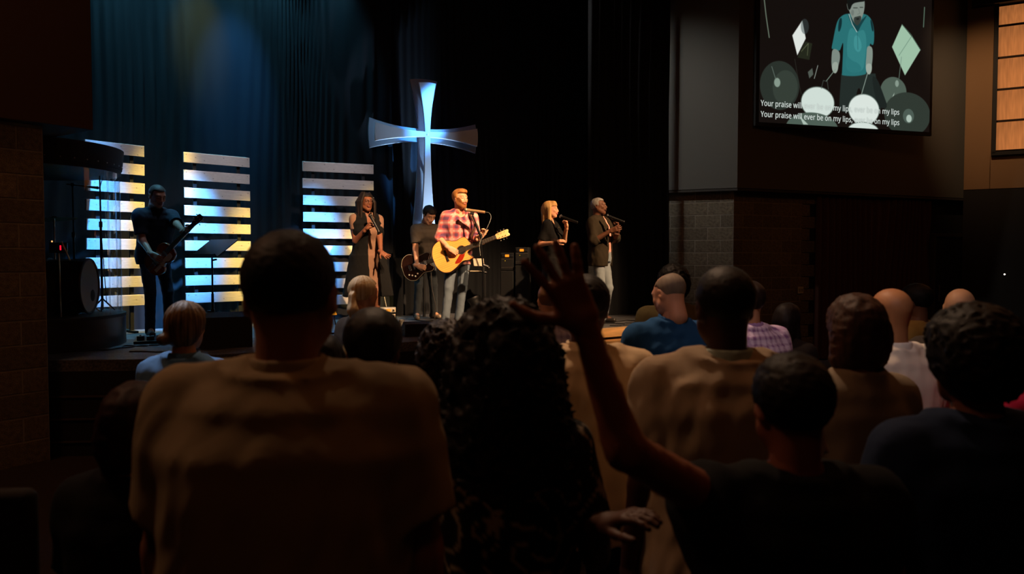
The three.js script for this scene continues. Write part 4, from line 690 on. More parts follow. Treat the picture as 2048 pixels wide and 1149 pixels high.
crowd(1340, 548, 3.9, 'balding grey person in a blue denim shirt looking down', { hair: 'fringe', hairColor: 0x75675a, hairColor2: 0x807262, skin: 0xc79274, look: [0.45, 0.35, 0.1], w: 1.05, fine: 0, tops: [{ sleeve: 0.8, color: 0x1d4a78, hem: 0.85, e: 0.022, collar: true, collarColor: 0x1d4a78, fold: 0.01, cell: 0.01 }] });
crowd(1452, 532, 2.15, 'dark-skinned person in a pale tan shirt, right of the raised arm', { hair: 'crop', hairColor: 0x0c0807, skin: 0x3a2015, w: 1.22, shoulder: 1.1, headSize: 0.96, hairCell: 0.006, tops: [{ sleeve: 0.72, color: 0xa3907a, hem: 0.83, e: 0.03, collar: true, collarColor: 0x9fb0a8, fold: 0.012, cell: 0.01, loose: 0.8 }] });
crowd(1500, 560, 4.1, 'person in a pink and white checked shirt half behind a dark head', { hair: 'short', hairColor: 0x241812, skin: 0xb57e5e, w: 1.12, tops: [{ sleeve: 0.8, paint: checks(0xd8c4dc, 0x8a5f94, 0.04), hem: 0.85, e: 0.022, collar: true, collarColor: 0x9c7aa8, cell: 0.009 }] });
crowd(1576, 603, 4.5, 'long dark-haired person turned in profile by the block wall', { hair: 'long', hairColor: 0x140c0a, skin: 0xb57e5e, fem: 1, turn: -1.25, tops: [{ sleeve: 0.8, color: 0x17100e, hem: 0.85 }] });
crowd(1590, 702, 1.5, 'person in black raising an open hand towards the stage', { hair: 'natural', hairColor: 0x0a0706, skin: 0x7a4630, w: 1.12, shoulder: 1.12, hairCell: 0.006, wristL: [1170, 655, 1.36], elbowL: [1205, 900, 1.3], tipL: [1108, 520, 1.36], palmL: [-0.2, 0.1, -1], handL: { curl: 0.06, spread: 0.2, thumb: 1.05, thumbIn: 0.1 }, upL: 0.02, handSize: 1.05, tops: [{ name: 'black_top', sleeve: 0.12, color: 0x09090a, hem: 0.83, e: 0.02, cell: 0.011 }] });
crowd(1716, 583, 2.4, 'person with wavy brown hair in a pale top, right of centre', { hair: 'bob', hairColor: 0x2b1a13, hairColor2: 0x4a2f22, skin: 0xa87552, fem: 1, w: 1.1, tops: [{ sleeve: 0.75, color: 0x8f8272, hem: 0.84, neckR: 1.1, cell: 0.012 }] });
crowd(1786, 575, 3.0, 'bald person in a white shirt near the right side', { skin: 0xa06c46, w: 1.1, noBrow: 1, tops: [{ sleeve: 0.8, color: 0xd9cfc0, hem: 0.84, e: 0.024, collar: true, collarColor: 0xe4dccf, fold: 0.012, cell: 0.01, loose: 0.7 }] });
crowd(1836, 566, 4.7, 'dark-haired person in mustard behind the bald one', { hair: 'natural', hairColor: 0x0b0807, skin: 0x6e452e, turn: 0.2, tops: [{ sleeve: 0.8, color: 0x8a6a34, hem: 0.85 }] });
crowd(1922, 576, 3.7, 'bald person in profile looking left near the right edge', { skin: 0xb58a68, turn: -0.9, noBrow: 1, tops: [{ sleeve: 0.8, color: 0x3a332c, hem: 0.85 }] });
crowd(1955, 604, 1.75, 'person with thick black hair in a navy top at the lower right', { hair: 'afro', hairColor: 0x080606, skin: 0x6a3f2a, w: 1.2, shoulder: 1.1, hairCell: 0.007, tops: [{ sleeve: 0.8, color: 0x101e38, hem: 0.83, e: 0.024, collar: false, cell: 0.011 }] });
crowd(2105, 640, 2.6, 'person in a magenta top cut off by the right edge', { hair: 'bob', hairColor: 0x120c0a, skin: 0x9a6a4d, fem: 1, w: 1.15, tops: [{ sleeve: 0.75, color: 0x96103e, hem: 0.84 }] });
// ---------------------------------------------------------------- plank panels and the cross
const plankTex = [1, 2, 3].map((k) => grainTex(256, 48, (u, v) => {
  let n = 0.8 + 0.06 * N3(u * 5, v * 26, k) + 0.05 * N3(u * 22, v * 60, k + 4) + (rnd() - 0.5) * 0.03;
  for (let q = 0; q < 4; q++) { const cu = (0.17 + 0.29 * q + 0.13 * k) % 1, cv = (0.3 + 0.41 * q * k) % 1, d = Math.hypot((u - cu) * 5.4, v - cv); if (d < 0.075) n -= 0.3 * (1 - d / 0.075); }
  return [n, n * 0.97, n * 0.92];
}));
const plankMats = plankTex.map((t) => new THREE.MeshStandardMaterial({ map: t, roughness: 0.75 }));
const upright = std(0x0b0b0c, 0.8), nail = std(0x3a3733, 0.5, 0.5);
function plankPanel(label, pA, zA, pB, zB, yTop, yBot, lean) {
  const a = V(X(pA, zA), 0, -zA), b = V(X(pB, zB), 0, -zB), d = b.clone().sub(a), Wd = d.length(); d.normalize();
  const g = thing('plank_panel', label, 'plank panel', [(a.x + b.x) / 2, STAGE, (a.z + b.z) / 2], Math.atan2(-d.z, d.x), 'plank panels behind the band');
  const n = 9, pitch = (yTop - yBot) / (n - 1 + 0.58), ph = pitch * 0.58, geo = box(Wd, ph, 0.024, 0, 0, 0, 0.003);
  const u = geo.attributes.uv, p = geo.attributes.position; for (let i = 0; i < u.count; i++) u.setXY(i, p.getX(i) / Wd + 0.5, p.getY(i) / ph + 0.5);
  for (let i = 0; i < n; i++) { const y = yBot + ph / 2 + i * pitch - STAGE, m = mesh('plank', geo, plankMats[(i * 2 + Math.round(pA)) % 3], g); m.position.set((rnd() - 0.5) * 0.008, y, 0.03 + lean * y); m.rotation.x = Math.atan(lean);
    for (const s of [-1, 1]) mesh('nail', new THREE.CylinderGeometry(0.004, 0.004, 0.004, 8).rotateX(Math.PI / 2).translate(s * (Wd / 2 - 0.03), ph * 0.28, 0.013), nail, m); }
  for (const s of [-1, 1]) { const q = mesh('upright', [box(0.045, yTop - STAGE - 0.02, 0.03, 0, (yTop - STAGE) / 2, 0), box(0.05, 0.03, 0.36, 0, 0.015, -0.06)], upright, g); q.position.set(s * (Wd / 2 - 0.14), 0, 0); if (lean) q.rotation.x = lean; }
  return g;
}
const yAt = (py, z) => at(1024, py, z).y;
plankPanel('nine-plank whitewashed panel seen through the drum booth', 167, 8.72, 284, 9.25, yAt(288, 9.0), yAt(613, 9.0), 0.03);
plankPanel('nine-plank whitewashed panel between the bassist and the tall silhouette', 368, 9.4, 499, 9.97, yAt(311, 9.7), yAt(604, 9.7), 0);
plankPanel('nine-plank whitewashed panel just left of the cross', 606, 10.45, 747, 10.85, yAt(327, 10.65), yAt(609, 10.65), 0);

function crossShape(a) {   // a: half widths and reaches; flared arms with concave edges and bowed ends
  const s = new THREE.Shape(), c = a.c;
  s.moveTo(-a.topW, a.top - a.bow); s.quadraticCurveTo(0, a.top + a.bow, a.topW, a.top - a.bow);
  s.quadraticCurveTo(c * 1.15, a.top * 0.45, c, c * a.k); s.quadraticCurveTo(a.side * 0.5, c * a.k * 1.0, a.side - a.bow, a.sideW); s.quadraticCurveTo(a.side + a.bow * 0.6, 0, a.side - a.bow, -a.sideW);
  s.quadraticCurveTo(a.side * 0.5, -c * a.k, c, -c * a.k); s.quadraticCurveTo(c * 1.2, -a.bot * 0.5, a.botW, -a.bot); s.quadraticCurveTo(0, -a.bot - a.bow, -a.botW, -a.bot);
  s.quadraticCurveTo(-c * 1.2, -a.bot * 0.5, -c, -c * a.k); s.quadraticCurveTo(-a.side * 0.5, -c * a.k, -a.side + a.bow, -a.sideW); s.quadraticCurveTo(-a.side - a.bow * 0.6, 0, -a.side + a.bow, a.sideW);
  s.quadraticCurveTo(-a.side * 0.5, c * a.k, -c, c * a.k); s.quadraticCurveTo(-c * 1.15, a.top * 0.45, -a.topW, a.top - a.bow); return s;
}
{
  const zc = 11.45, o = at(851, 270, zc), g = thing('cross', 'large layered cross with flared arms lit blue', 'cross', o.toArray(), Math.atan2(0.37, 0.93));
  const white = std(0xd5dae0, 0.55), m = zc / F, k = 1.07;
  mesh('back_cross', new THREE.ExtrudeGeometry(crossShape({ topW: 26 * m * k, top: 112 * m, side: 104 * m * k, sideW: 29 * m, bot: 210 * m, botW: 26 * m, c: 11.5 * m, k: 1.15, bow: 0.02 }), { depth: 0.035, bevelEnabled: true, bevelSize: 0.004, bevelThickness: 0.004, bevelSegments: 1, curveSegments: 24 }).translate(0, 0, -0.13), std(0x8c98a6, 0.45), g);
  const fc = mesh('front_cross', new THREE.ExtrudeGeometry(crossShape({ topW: 16.5 * m, top: 102 * m, side: 98 * m * k, sideW: 17 * m, bot: 202 * m, botW: 15 * m, c: 4.6 * m, k: 1.0, bow: 0.012 }), { depth: 0.045, bevelEnabled: true, bevelSize: 0.006, bevelThickness: 0.006, bevelSegments: 2, curveSegments: 24 }).translate(0.02, 0, 0.0), white, g);
  mesh('boss', new THREE.SphereGeometry(0.022, 16, 10).scale(1, 1, 0.5).translate(0.02, 0, 0.052), white, fc);
  for (const y of [0.3, -0.6]) mesh('spacer', rod(V(0.02, y, -0.1), V(0.02, y, 0.01), 0.02), upright, g);
  mesh('cross_post', rod(V(0, -1.5, -0.12), V(0, STAGE - o.y, -0.12), 0.02), upright, g);
  const low = backAt(0.1, 1.0); low.y = STAGE + 0.14;
}
stageLamp('pale blue floor light at the foot of the cross', backAt(0.32, 0.95).setY(STAGE + 0.16), at(851, 350, 11.5), new THREE.Color(0.45, 0.68, 1), 60, 17, 2, 0.9);
stageLamp('deep blue overhead spotlight aimed at the cross', backAt(0.4, 2.6).setY(6.6), at(851, 250, 11.5), new THREE.Color(0.08, 0.36, 1), 400, 6, 2, 0.6);

// ---------------------------------------------------------------- drum booth
const DX = -5.0, DZ = -7.75, DR = 0.95, RISER = 0.32;
{
  const g = thing('drum_riser', 'low round black drum riser inside the clear booth', 'riser', [DX, STAGE, DZ]);
  mesh('riser_side', new THREE.CylinderGeometry(DR + 0.03, DR + 0.03, RISER - 0.03, 64).translate(0, (RISER - 0.03) / 2, 0), std(0x1c1512, 0.35), g);
  mesh('riser_top', new THREE.CylinderGeometry(DR + 0.035, DR + 0.035, 0.03, 64).translate(0, RISER - 0.015, 0), std(0x15120f, 0.8), g);
}
{
  const g = thing('drum_shield', 'clear curved acrylic drum booth with black roof', 'drum shield', [DX, STAGE + RISER, DZ]);
  const acrylic = new THREE.MeshPhysicalMaterial({ color: 0xf4f8fa, roughness: 0.03, transmission: 1, thickness: 0, ior: 1.45 });
  const n = 5, a0 = 0.0, span = Math.PI * 1.3, h = 1.49;
  for (let i = 0; i < n; i++) { const t0 = -0.9 + span * i / n; mesh('acrylic_panel', new THREE.CylinderGeometry(DR, DR, h, 24, 1, true, t0, span / n - 0.008).translate(0, h / 2, 0), acrylic, g); }
  for (let i = 1; i < n; i++) { const t = -0.9 + span * i / n - 0.004; mesh('panel_joint', box(0.02, h, 0.012, 0, h / 2, DR), new THREE.MeshPhysicalMaterial({ color: 0xffffff, roughness: 0.15, transmission: 0.85, thickness: 0 }), g).rotation.y = t; }
  mesh('roof', [new THREE.CylinderGeometry(DR + 0.04, DR + 0.02, 0.2, 64).translate(0, h + 0.1, 0), new THREE.CylinderGeometry(DR + 0.01, DR + 0.01, 0.05, 64).translate(0, h - 0.02, 0)], std(0x0c0b0c, 0.8), g);
  const studs = []; for (let i = 0; i < 46; i++) { const a = i / 46 * Math.PI * 2; studs.push(new THREE.SphereGeometry(0.007, 6, 5).translate(Math.sin(a) * (DR + 0.024), h + 0.03, Math.cos(a) * (DR + 0.024))); }
  mesh('studs', studs, nickel, g);
  mesh('post', [rod(V(-0.3, 0, -0.6), V(-0.3, h, -0.6), 0.055)], std(0x0b0a0b, 0.8), g);
}
const floorY = STAGE + RISER;
{
  const c = at(140, 579, 7.75), g = thing('bass_drum', 'bass drum with pale front head inside the booth', 'drum', [c.x, floorY + 0.288, c.z], 1.75);
  mesh('shell', new THREE.CylinderGeometry(0.27, 0.27, 0.36, 40, 1, true).rotateX(Math.PI / 2), std(0x1b1413, 0.3, 0, { side: THREE.DoubleSide }), g);
  const hd = mesh('drum_head', new THREE.CylinderGeometry(0.262, 0.262, 0.006, 40).rotateX(Math.PI / 2).translate(0, 0, 0.175), std(0x8d8480, 0.6), g);
  mesh('drum_head', new THREE.CylinderGeometry(0.262, 0.262, 0.006, 40).rotateX(Math.PI / 2).translate(0, 0, -0.175), std(0x8d8480, 0.6), g);
  mesh('port_hole', new THREE.CylinderGeometry(0.06, 0.06, 0.004, 24).rotateX(Math.PI / 2).translate(0.1, -0.1, 0.178), std(0x0a0909, 0.8), g);
  for (const z of [0.18, -0.18]) mesh('hoop', new THREE.TorusGeometry(0.272, 0.014, 8, 48).translate(0, 0, z), std(0x2a1a14, 0.35), g);
  for (const s of [-1, 1]) mesh('spur', rod(V(s * 0.2, -0.18, 0.08), V(s * 0.3, -0.275, 0.18), 0.007), chrome, g);
  for (let i = 0; i < 8; i++) { const a = i / 8 * 6.283 + 0.3; mesh('lug', rod(V(Math.sin(a) * 0.282, Math.cos(a) * 0.282, -0.12), V(Math.sin(a) * 0.282, Math.cos(a) * 0.282, 0.12), 0.006), chrome, g); }
}
function tripod(y, r = 0.26, n = 3, t0 = 0) { const out = []; for (let i = 0; i < n; i++) { const a = t0 + i * 6.283 / n; out.push(rod(V(0, y, 0), V(Math.sin(a) * r, 0.012, Math.cos(a) * r), 0.008)); } return out; }
function cymbalStand(label, px, py, z, r, tilt) {
  const p = at(px, py, z), g = thing('cymbal_stand', label, 'cymbal', [p.x, floorY, p.z]); const h = p.y - floorY;
  mesh('stand', [rod(V(0, 0.15, 0), V(0, h, 0), 0.009), ...tripod(0.3, 0.2)], nickel, g);
  const c = mesh('cymbal', lathe([[0.001, 0.028], [0.02, 0.026], [0.035, 0.012], [r * 0.6, 0.004], [r, -0.008], [r, -0.01], [r * 0.6, 0.001], [0.03, 0.009], [0.001, 0.024]], 40), std(0x9c8a5a, 0.28, 0.9), g); c.position.y = h; c.rotation.z = tilt;
}
cymbalStand('wide crash cymbal on its stand inside the booth', 108, 438, 8.15, 0.22, 0.1);
function micStand(label, px, z, yBase, topPy, boom, withMic = true, name = 'microphone_stand') {
  const p = at(px, topPy, z), g = thing(name, label, 'mic stand', [p.x, yBase, p.z]); const h = p.y - yBase;
  mesh('pole', [rod(V(0, 0.02, 0), V(0, h * 0.6, 0), 0.012), rod(V(0, h * 0.6, 0), V(0, h, 0), 0.008)], blackMetal, g);
  mesh('clutch', [cyl(0.018, 0.018, 0.06, 0, h * 0.6, 0), cyl(0.016, 0.016, 0.04, 0, h, 0)], blackPlastic, g);
  for (const l of tripod(0.14, 0.13, 3, 0.4)) mesh('leg', l, blackMetal, g);
  if (boom) { const e = boom.clone().sub(V(p.x, yBase, p.z)), t = V(0, h, 0).addScaledVector(e.clone().sub(V(0, h, 0)), -0.35); mesh('boom', rod(t, e, 0.007), blackMetal, g); if (withMic) { const d = e.clone().sub(t).normalize(); mesh('mic', [rod(e, e.clone().addScaledVector(d, 0.12), 0.012, 0.014), new THREE.SphereGeometry(0.017, 12, 8).translate(e.x + d.x * 0.13, e.y + d.y * 0.13, e.z + d.z * 0.13)], blackPlastic, g); } }
  return g;
}
{
  const g = micStand('tall stand with clustered overhead microphones beside the bass drum', 199, 8.2, floorY, 332, at(216, 329, 8.12));
  mesh('shock_mount', [new THREE.TorusGeometry(0.03, 0.006, 6, 18).translate(-0.02, 1.53, 0.02), box(0.07, 0.03, 0.03, -0.03, 1.56, 0.0), box(0.05, 0.05, 0.03, 0.01, 1.49, 0.01)], blackPlastic, g);
  mesh('cable', tube([V(0.0, 1.58, 0.02), V(0.05, 1.6, 0.03), V(0.06, 1.48, 0.03), V(0.01, 1.3, 0.02), V(0.02, 0.9, 0.03), V(0.05, 0.5, 0.05), V(0.1, 0.1, 0.1)], 0.004, 60), blackPlastic, g);
}
micStand('boom stand with a pencil microphone reaching right at the back of the booth', 145, 8.5, floorY, 370, at(178, 374, 8.4));
{
  const p = at(117, 496, 7.35), g = thing('drum_module', 'small drum module with red light on a bracket', 'drum module', p.toArray(), 0.4);
  mesh('case', box(0.15, 0.1, 0.05), blackPlastic, g); mesh('led', box(0.012, 0.045, 0.006, 0.02, 0.0, 0.028, 0.002), new THREE.MeshStandardMaterial({ color: 0x300404, emissive: 0xff1430, emissiveIntensity: 1.6 }), g);
  mesh('arm', [rod(V(0.03, 0.06, 0.02), V(0.1, -0.12, 0.05), 0.007), rod(V(0, -0.05, 0), V(0, floorY - p.y, -0.05), 0.01)], nickel, g);
  mesh('led_small', new THREE.SphereGeometry(0.008, 10, 8).translate(-0.05, 0.06, 0.02), new THREE.MeshStandardMaterial({ color: 0x241503, emissive: 0xffb060, emissiveIntensity: 1.5 }), g);
}
// ---------------------------------------------------------------- music stands, lead microphone, amplifiers, floor gear
{
  const p = at(424, 512, 8.35), g = thing('music_stand', 'black music stand with tilted desk in front of the middle panel', 'music stand', [p.x, STAGE, p.z]); const h = p.y - STAGE;
  const d = mesh('desk', [box(0.5, 0.34, 0.008), box(0.5, 0.012, 0.05, 0, -0.166, 0.022)], blackMetal, g); d.position.set(0.02, h + 0.08, 0); d.rotation.set(-0.95, -0.6, 0.0, 'YXZ');
  mesh('post', [rod(V(0, 0.1, 0), V(0, h * 0.55, 0), 0.014), rod(V(0, h * 0.5, 0), V(0, h + 0.06, 0), 0.01)], blackMetal, g);
  mesh('knob', [rod(V(0, h * 0.34, 0), V(-0.05, h * 0.34, 0.03), 0.012), cyl(0.02, 0.02, 0.05, 0, h * 0.34, 0), rod(V(0, h - 0.05, 0), V(0.05, h - 0.04, 0), 0.01)], blackPlastic, g);
  for (const l of tripod(0.28, 0.3, 3, 0.2)) mesh('leg', l, blackMetal, g);
}
{
  const top = at(944, 428, 9.62), b = at(967, 640, 9.62), g = thing('microphone_stand', 'straight stand with the lead singer\'s pale microphone', 'mic stand', [b.x, STAGE, b.z]); const T = V(top.x - b.x, top.y - STAGE, 0), K = V(at(961, 470, 9.62).x - b.x, at(961, 470, 9.62).y - STAGE, 0);
  mesh('pole', [rod(V(0, 0.03, 0), V(0, 0.75, 0), 0.016), rod(V(0, 0.7, 0), K, 0.011)], blackMetal, g);
  mesh('boom', [rod(K, T, 0.01), rod(K.clone().add(V(0.01, -0.04, 0)), K.clone().add(V(-0.06, 0.14, 0)), 0.017)], blackMetal, g);
  mesh('clutch', [cyl(0.022, 0.022, 0.07, 0, 0.75, 0), new THREE.SphereGeometry(0.022, 12, 8).translate(K.x, K.y, 0)], blackPlastic, g);
  mesh('base', lathe([[0.001, 0.03], [0.03, 0.028], [0.12, 0.012], [0.125, 0], [0.001, 0]], 32), blackMetal, g);
  mesh('clip', new THREE.CylinderGeometry(0.017, 0.017, 0.05, 14).rotateZ(1.4).translate(T.x, T.y + 0.006, 0), blackPlastic, g);
  const m = handMic('pale gold microphone on the stand in front of the lead singer', at(932, 420, 9.62), at(956, 423, 9.60), std(0xb08f66, 0.35, 0.5), std(0xa58c6c, 0.4, 0.5));
  mesh('cable', tube([V(0, -0.24, 0), V(0.0, -0.29, 0.0), V(-0.05, -0.33, 0.02), V(-0.2, -0.3, 0.02), V(-0.4, -0.24, 0.02), V(-0.55, -0.27, 0.02)], 0.004, 40), std(0x6b6b66, 0.6), m);
}
{
  const p = at(962, 530, 9.75), g = thing('tablet_holder', 'small pale tablet holder clamped behind the lead microphone stand', 'tablet stand', p.toArray(), 0.3);
  const s1 = mesh('tray', box(0.14, 0.11, 0.012), std(0x8a7c66, 0.6), g); s1.rotation.x = -0.5; s1.position.set(-0.03, 0.03, 0);
  const s2 = mesh('lower_tray', box(0.16, 0.012, 0.12), std(0x8a7c66, 0.6), g); s2.position.set(-0.08, -0.08, 0);
  mesh('clamp', [rod(V(0.02, 0.0, 0.02), V(0.09, -0.03, 0.03), 0.02), new THREE.SphereGeometry(0.022, 12, 8).translate(0.09, -0.04, 0.04), rod(V(-0.03, 0.03, 0), V(0.05, -0.09, 0.02), 0.008), rod(V(-0.08, -0.08, 0), V(0.07, -0.1, 0.02), 0.01), rod(V(0.05, -0.09, 0), V(0.05, STAGE - p.y, 0), 0.012)], blackPlastic, g);
}
function ampHead(label, px, py, z) {
  const p = at(px, py, z), g = thing('amplifier', label, 'amplifier', [p.x, STAGE, p.z], -0.15); const h = p.y - STAGE + 0.06;
  mesh('cabinet', box(0.2, h - 0.27, 0.3, 0, (h - 0.27) / 2, 0, 0.012), std(0x0a0a0a, 0.8), g);
  mesh('head_case', box(0.2, 0.26, 0.26, 0, h - 0.13, 0, 0.01), std(0x0b0b0b, 0.7), g);
  mesh('face_plate', box(0.18, 0.055, 0.008, 0, h - 0.045, 0.132), std(0x24262a, 0.4, 0.4), g);
  mesh('tube_light', box(0.06, 0.036, 0.006, 0.0, h - 0.045, 0.138, 0.002), new THREE.MeshStandardMaterial({ color: 0x3a1c02, emissive: 0xff8a1c, emissiveIntensity: 1.4 }), g);
  for (const s of [-0.07, -0.047, 0.05, 0.073]) mesh('knob', cyl(0.008, 0.008, 0.012).rotateX(Math.PI / 2).translate(s, h - 0.045, 0.14), std(0x3b3d42, 0.4), g);
  for (const y of [0.095, 0.22]) mesh('trim', box(0.18, 0.005, 0.004, 0, h - y, 0.132), nickel, g);
  mesh('pilot_light', new THREE.SphereGeometry(0.006, 8, 6).translate(-0.03, h - 0.12, 0.133), new THREE.MeshStandardMaterial({ color: 0x332200, emissive: 0xd8b020, emissiveIntensity: 1 }), g);
}
ampHead('taller black amplifier with amber display, right of the acoustic guitar', 1046, 503, 11.55);
ampHead('lower black amplifier with amber display, nearer the acoustic guitar', 1017, 514, 11.6);
{
  const p = at(776, 640, 10.35), g = thing('rack_unit', 'stack of three small silver rack boxes on the stage floor', 'rack', [p.x, STAGE, p.z], 0.15);
  const sil = std(0x9a8d78, 0.4, 0.3);
  for (let i = 0; i < 3; i++) { const c = mesh('rack_box', box(0.22, 0.062, 0.2, i === 2 ? -0.005 : 0, 0.035 + i * 0.078, 0, 0.006), i === 1 ? blackMetal : sil, g); mesh('front_panel', box(0.2, 0.05, 0.006, 0.0, 0.035 + i * 0.078, 0.101), sil, c); if (i === 2) mesh('display', box(0.06, 0.034, 0.005, 0.01, 0.191, 0.105), new THREE.MeshStandardMaterial({ color: 0x3a2205, emissive: 0xffa030, emissiveIntensity: 0.9 }), c); mesh('dial', cyl(0.013, 0.013, 0.012).rotateX(Math.PI / 2).translate(0.075, 0.035 + i * 0.078, 0.108), blackPlastic, c); }
  mesh('antenna', rod(V(-0.02, 0.23, -0.05), V(-0.11, 0.68, -0.08), 0.005), std(0x8d8674, 0.5), g);
}
{
  const p = at(803, 652, 9.75), g = thing('tumbler', 'small steel tumbler on the stage floor', 'cup', [p.x, STAGE, p.z]);
  mesh('cup', lathe([[0.001, 0.004], [0.034, 0.004], [0.04, 0.1], [0.041, 0.105], [0.038, 0.104], [0.032, 0.01], [0.001, 0.008]], 28), std(0xc9c2b4, 0.25, 0.9), g);
}
function wedge(label, px, z, turn, w = 0.5, low = 1) {
  const g = thing('floor_monitor', label, 'stage monitor', [X(px, z), STAGE, -z], turn); g.scale.y = low;
  const s = new THREE.Shape([new THREE.Vector2(-0.2, 0), new THREE.Vector2(0.2, 0), new THREE.Vector2(0.17, 0.1), new THREE.Vector2(-0.06, 0.34), new THREE.Vector2(-0.2, 0.3)]);
  mesh('cabinet', new THREE.ExtrudeGeometry(s, { depth: w - 0.02, bevelEnabled: true, bevelSize: 0.01, bevelThickness: 0.01, bevelSegments: 2 }).translate(0, 0, -w / 2 + 0.01).rotateY(-Math.PI / 2), std(0x0b0b0c, 0.7), g);
  const gr = mesh('speaker_grille', box(w - 0.06, 0.3, 0.008), std(0x17171a, 0.5, 0.4), g); gr.position.set(0, 0.225, 0.07); gr.rotation.x = -0.76;
  mesh('side_handle', box(0.008, 0.03, 0.12, w / 2 + 0.002, 0.16, -0.06), blackPlastic, g);
}
wedge('black wedge monitor on the stage floor behind the denim jacket', 444, 7.75, Math.PI + 0.5);
wedge('low black wedge monitor at the feet of the lead singer', 840, 8.9, Math.PI + 0.3, 0.42, 0.46);
wedge('black wedge monitor in front of the singer pair', 1010, 9.3, Math.PI + 0.5);
function pedalboard(label, px, z, turn, cols) {
  const g = thing('pedalboard', label, 'pedalboard', [X(px, z), STAGE, -z], turn); mesh('board', box(0.5, 0.03, 0.26, 0, 0.015, 0), blackMetal, g);
  cols.forEach((c, i) => { const p = mesh('pedal', box(0.07, 0.045, 0.11, -0.19 + i * 0.095, 0.053, (i % 2) * 0.05 - 0.03), std(c, 0.35, 0.4), g); mesh('footswitch', cyl(0.01, 0.01, 0.014, -0.19 + i * 0.095, 0.08, (i % 2) * 0.05 + 0.005), chrome, p); });
}
pedalboard('pedalboard of silver pedals by the lead singer\'s feet', 945, 10.25, 0.1, [0xb9a68a, 0x9d8f7c, 0xc2b193, 0x8c7d69, 0xb3a48c]);
pedalboard('small dark pedalboard at the bassist\'s feet', 318, 8.1, 0.4, [0x1d1f22, 0x2a2c30, 0x17181b]);
{
  const p = at(664, 655, 9.0), g = thing('clip_lamp', 'twin amber clip lamps on a low black stand', 'lamp', [p.x, STAGE, p.z]);
  const amb = new THREE.MeshStandardMaterial({ color: 0x4a2a05, emissive: 0xff9a20, emissiveIntensity: 0.9, roughness: 0.5 });
  const a = at(668, 628, 9.0).sub(V(p.x, STAGE, p.z)), b = at(660, 650, 9.0).sub(V(p.x, STAGE, p.z));
  mesh('stand', [rod(V(0.06, 0, 0), a.clone().add(V(0, -0.02, 0)), 0.006), rod(V(0.06, 0.02, 0), a.clone().add(V(0.08, -0.1, 0)), 0.006), rod(V(0, 0, 0.02), b.clone().add(V(0, -0.02, 0)), 0.006), box(0.18, 0.02, 0.1, 0.03, 0.01, 0)], blackMetal, g);
  for (const q of [a, b]) mesh('lamp_shade', lathe([[0.001, 0.03], [0.018, 0.026], [0.034, -0.008], [0.03, -0.012], [0.001, -0.006]], 20).translate(q.x, q.y, q.z), amb, g);
}
// cables over the stage floor
const cableMat = std(0x15161a, 0.5), cableSpots = [[150, 7.3, 330, 7.9, 'near the drum riser'], [230, 7.6, 390, 8.2, 'at the bassist\'s feet'], [255, 7.2, 470, 7.6, 'along the stage front by the bassist'], [790, 10.6, 905, 10.4, 'behind the lead singer'], [830, 10.9, 960, 10.8, 'at the feet of the bowing player'], [1215, 10.3, 1300, 10.6, 'right of the singer pair'], [1225, 10.0, 1310, 10.35, 'near the stage edge at the right'], [1200, 10.7, 1305, 10.9, 'below the black masking curtain']];
for (const [pa, za, pb, zb, where] of cableSpots) {
  const a = V(X(pa, za), STAGE + 0.006, -za), b = V(X(pb, zb), STAGE + 0.006, -zb), n = V(b.z - a.z, 0, a.x - b.x).normalize(), pts = [];
  for (let i = 0; i <= 7; i++) pts.push(a.clone().lerp(b, i / 7).addScaledVector(n, (rnd() - 0.5) * 0.22));
  solo('cable', tube(pts, 0.006, 50, 6), cableMat, 'thin black cable snaking over the stage floor ' + where, 'cable');
}
for (const [i, pa, za, pb, yb, zb] of [[0, 864, 10.75, 867, 545, 10.8]]) {
  const t = at(862, 545, 10.72), f = at(869, 637, 10.85); f.y = STAGE + 0.006;
  solo('cable', tube([t, t.clone().lerp(f, 0.3).add(V(0.0, 0, 0.03)), t.clone().lerp(f, 0.7).add(V(0.03, 0, 0.03)), f], 0.006, 40), std(0x4f4a44, 0.6), 'grey guitar lead hanging down from the dark electric guitar', 'cable');
}
// one stacking chair whose back shows at the left edge
{
  const p = at(-28, 935, 1.95), g = thing('chair', 'dark upholstered chair back at the lower left edge', 'chair', [p.x, 0, p.z], Math.PI + 0.1); const up = std(0x15100e, 0.9), h = p.y;
  mesh('backrest', new RoundedBoxGeometry(0.44, 0.44, 0.05, 4, 0.024).translate(0, h - 0.22, -0.2), up, g); mesh('seat', new RoundedBoxGeometry(0.46, 0.07, 0.44, 4, 0.03).translate(0, 0.44, 0.02), up, g);
  for (const [x, z] of [[-0.2, -0.19], [0.2, -0.19], [-0.2, 0.2], [0.2, 0.2]]) mesh('leg', rod(V(x, 0, z), V(x * 0.97, z < 0 ? h - 0.1 : 0.42, z), 0.011), blackMetal, g);
}
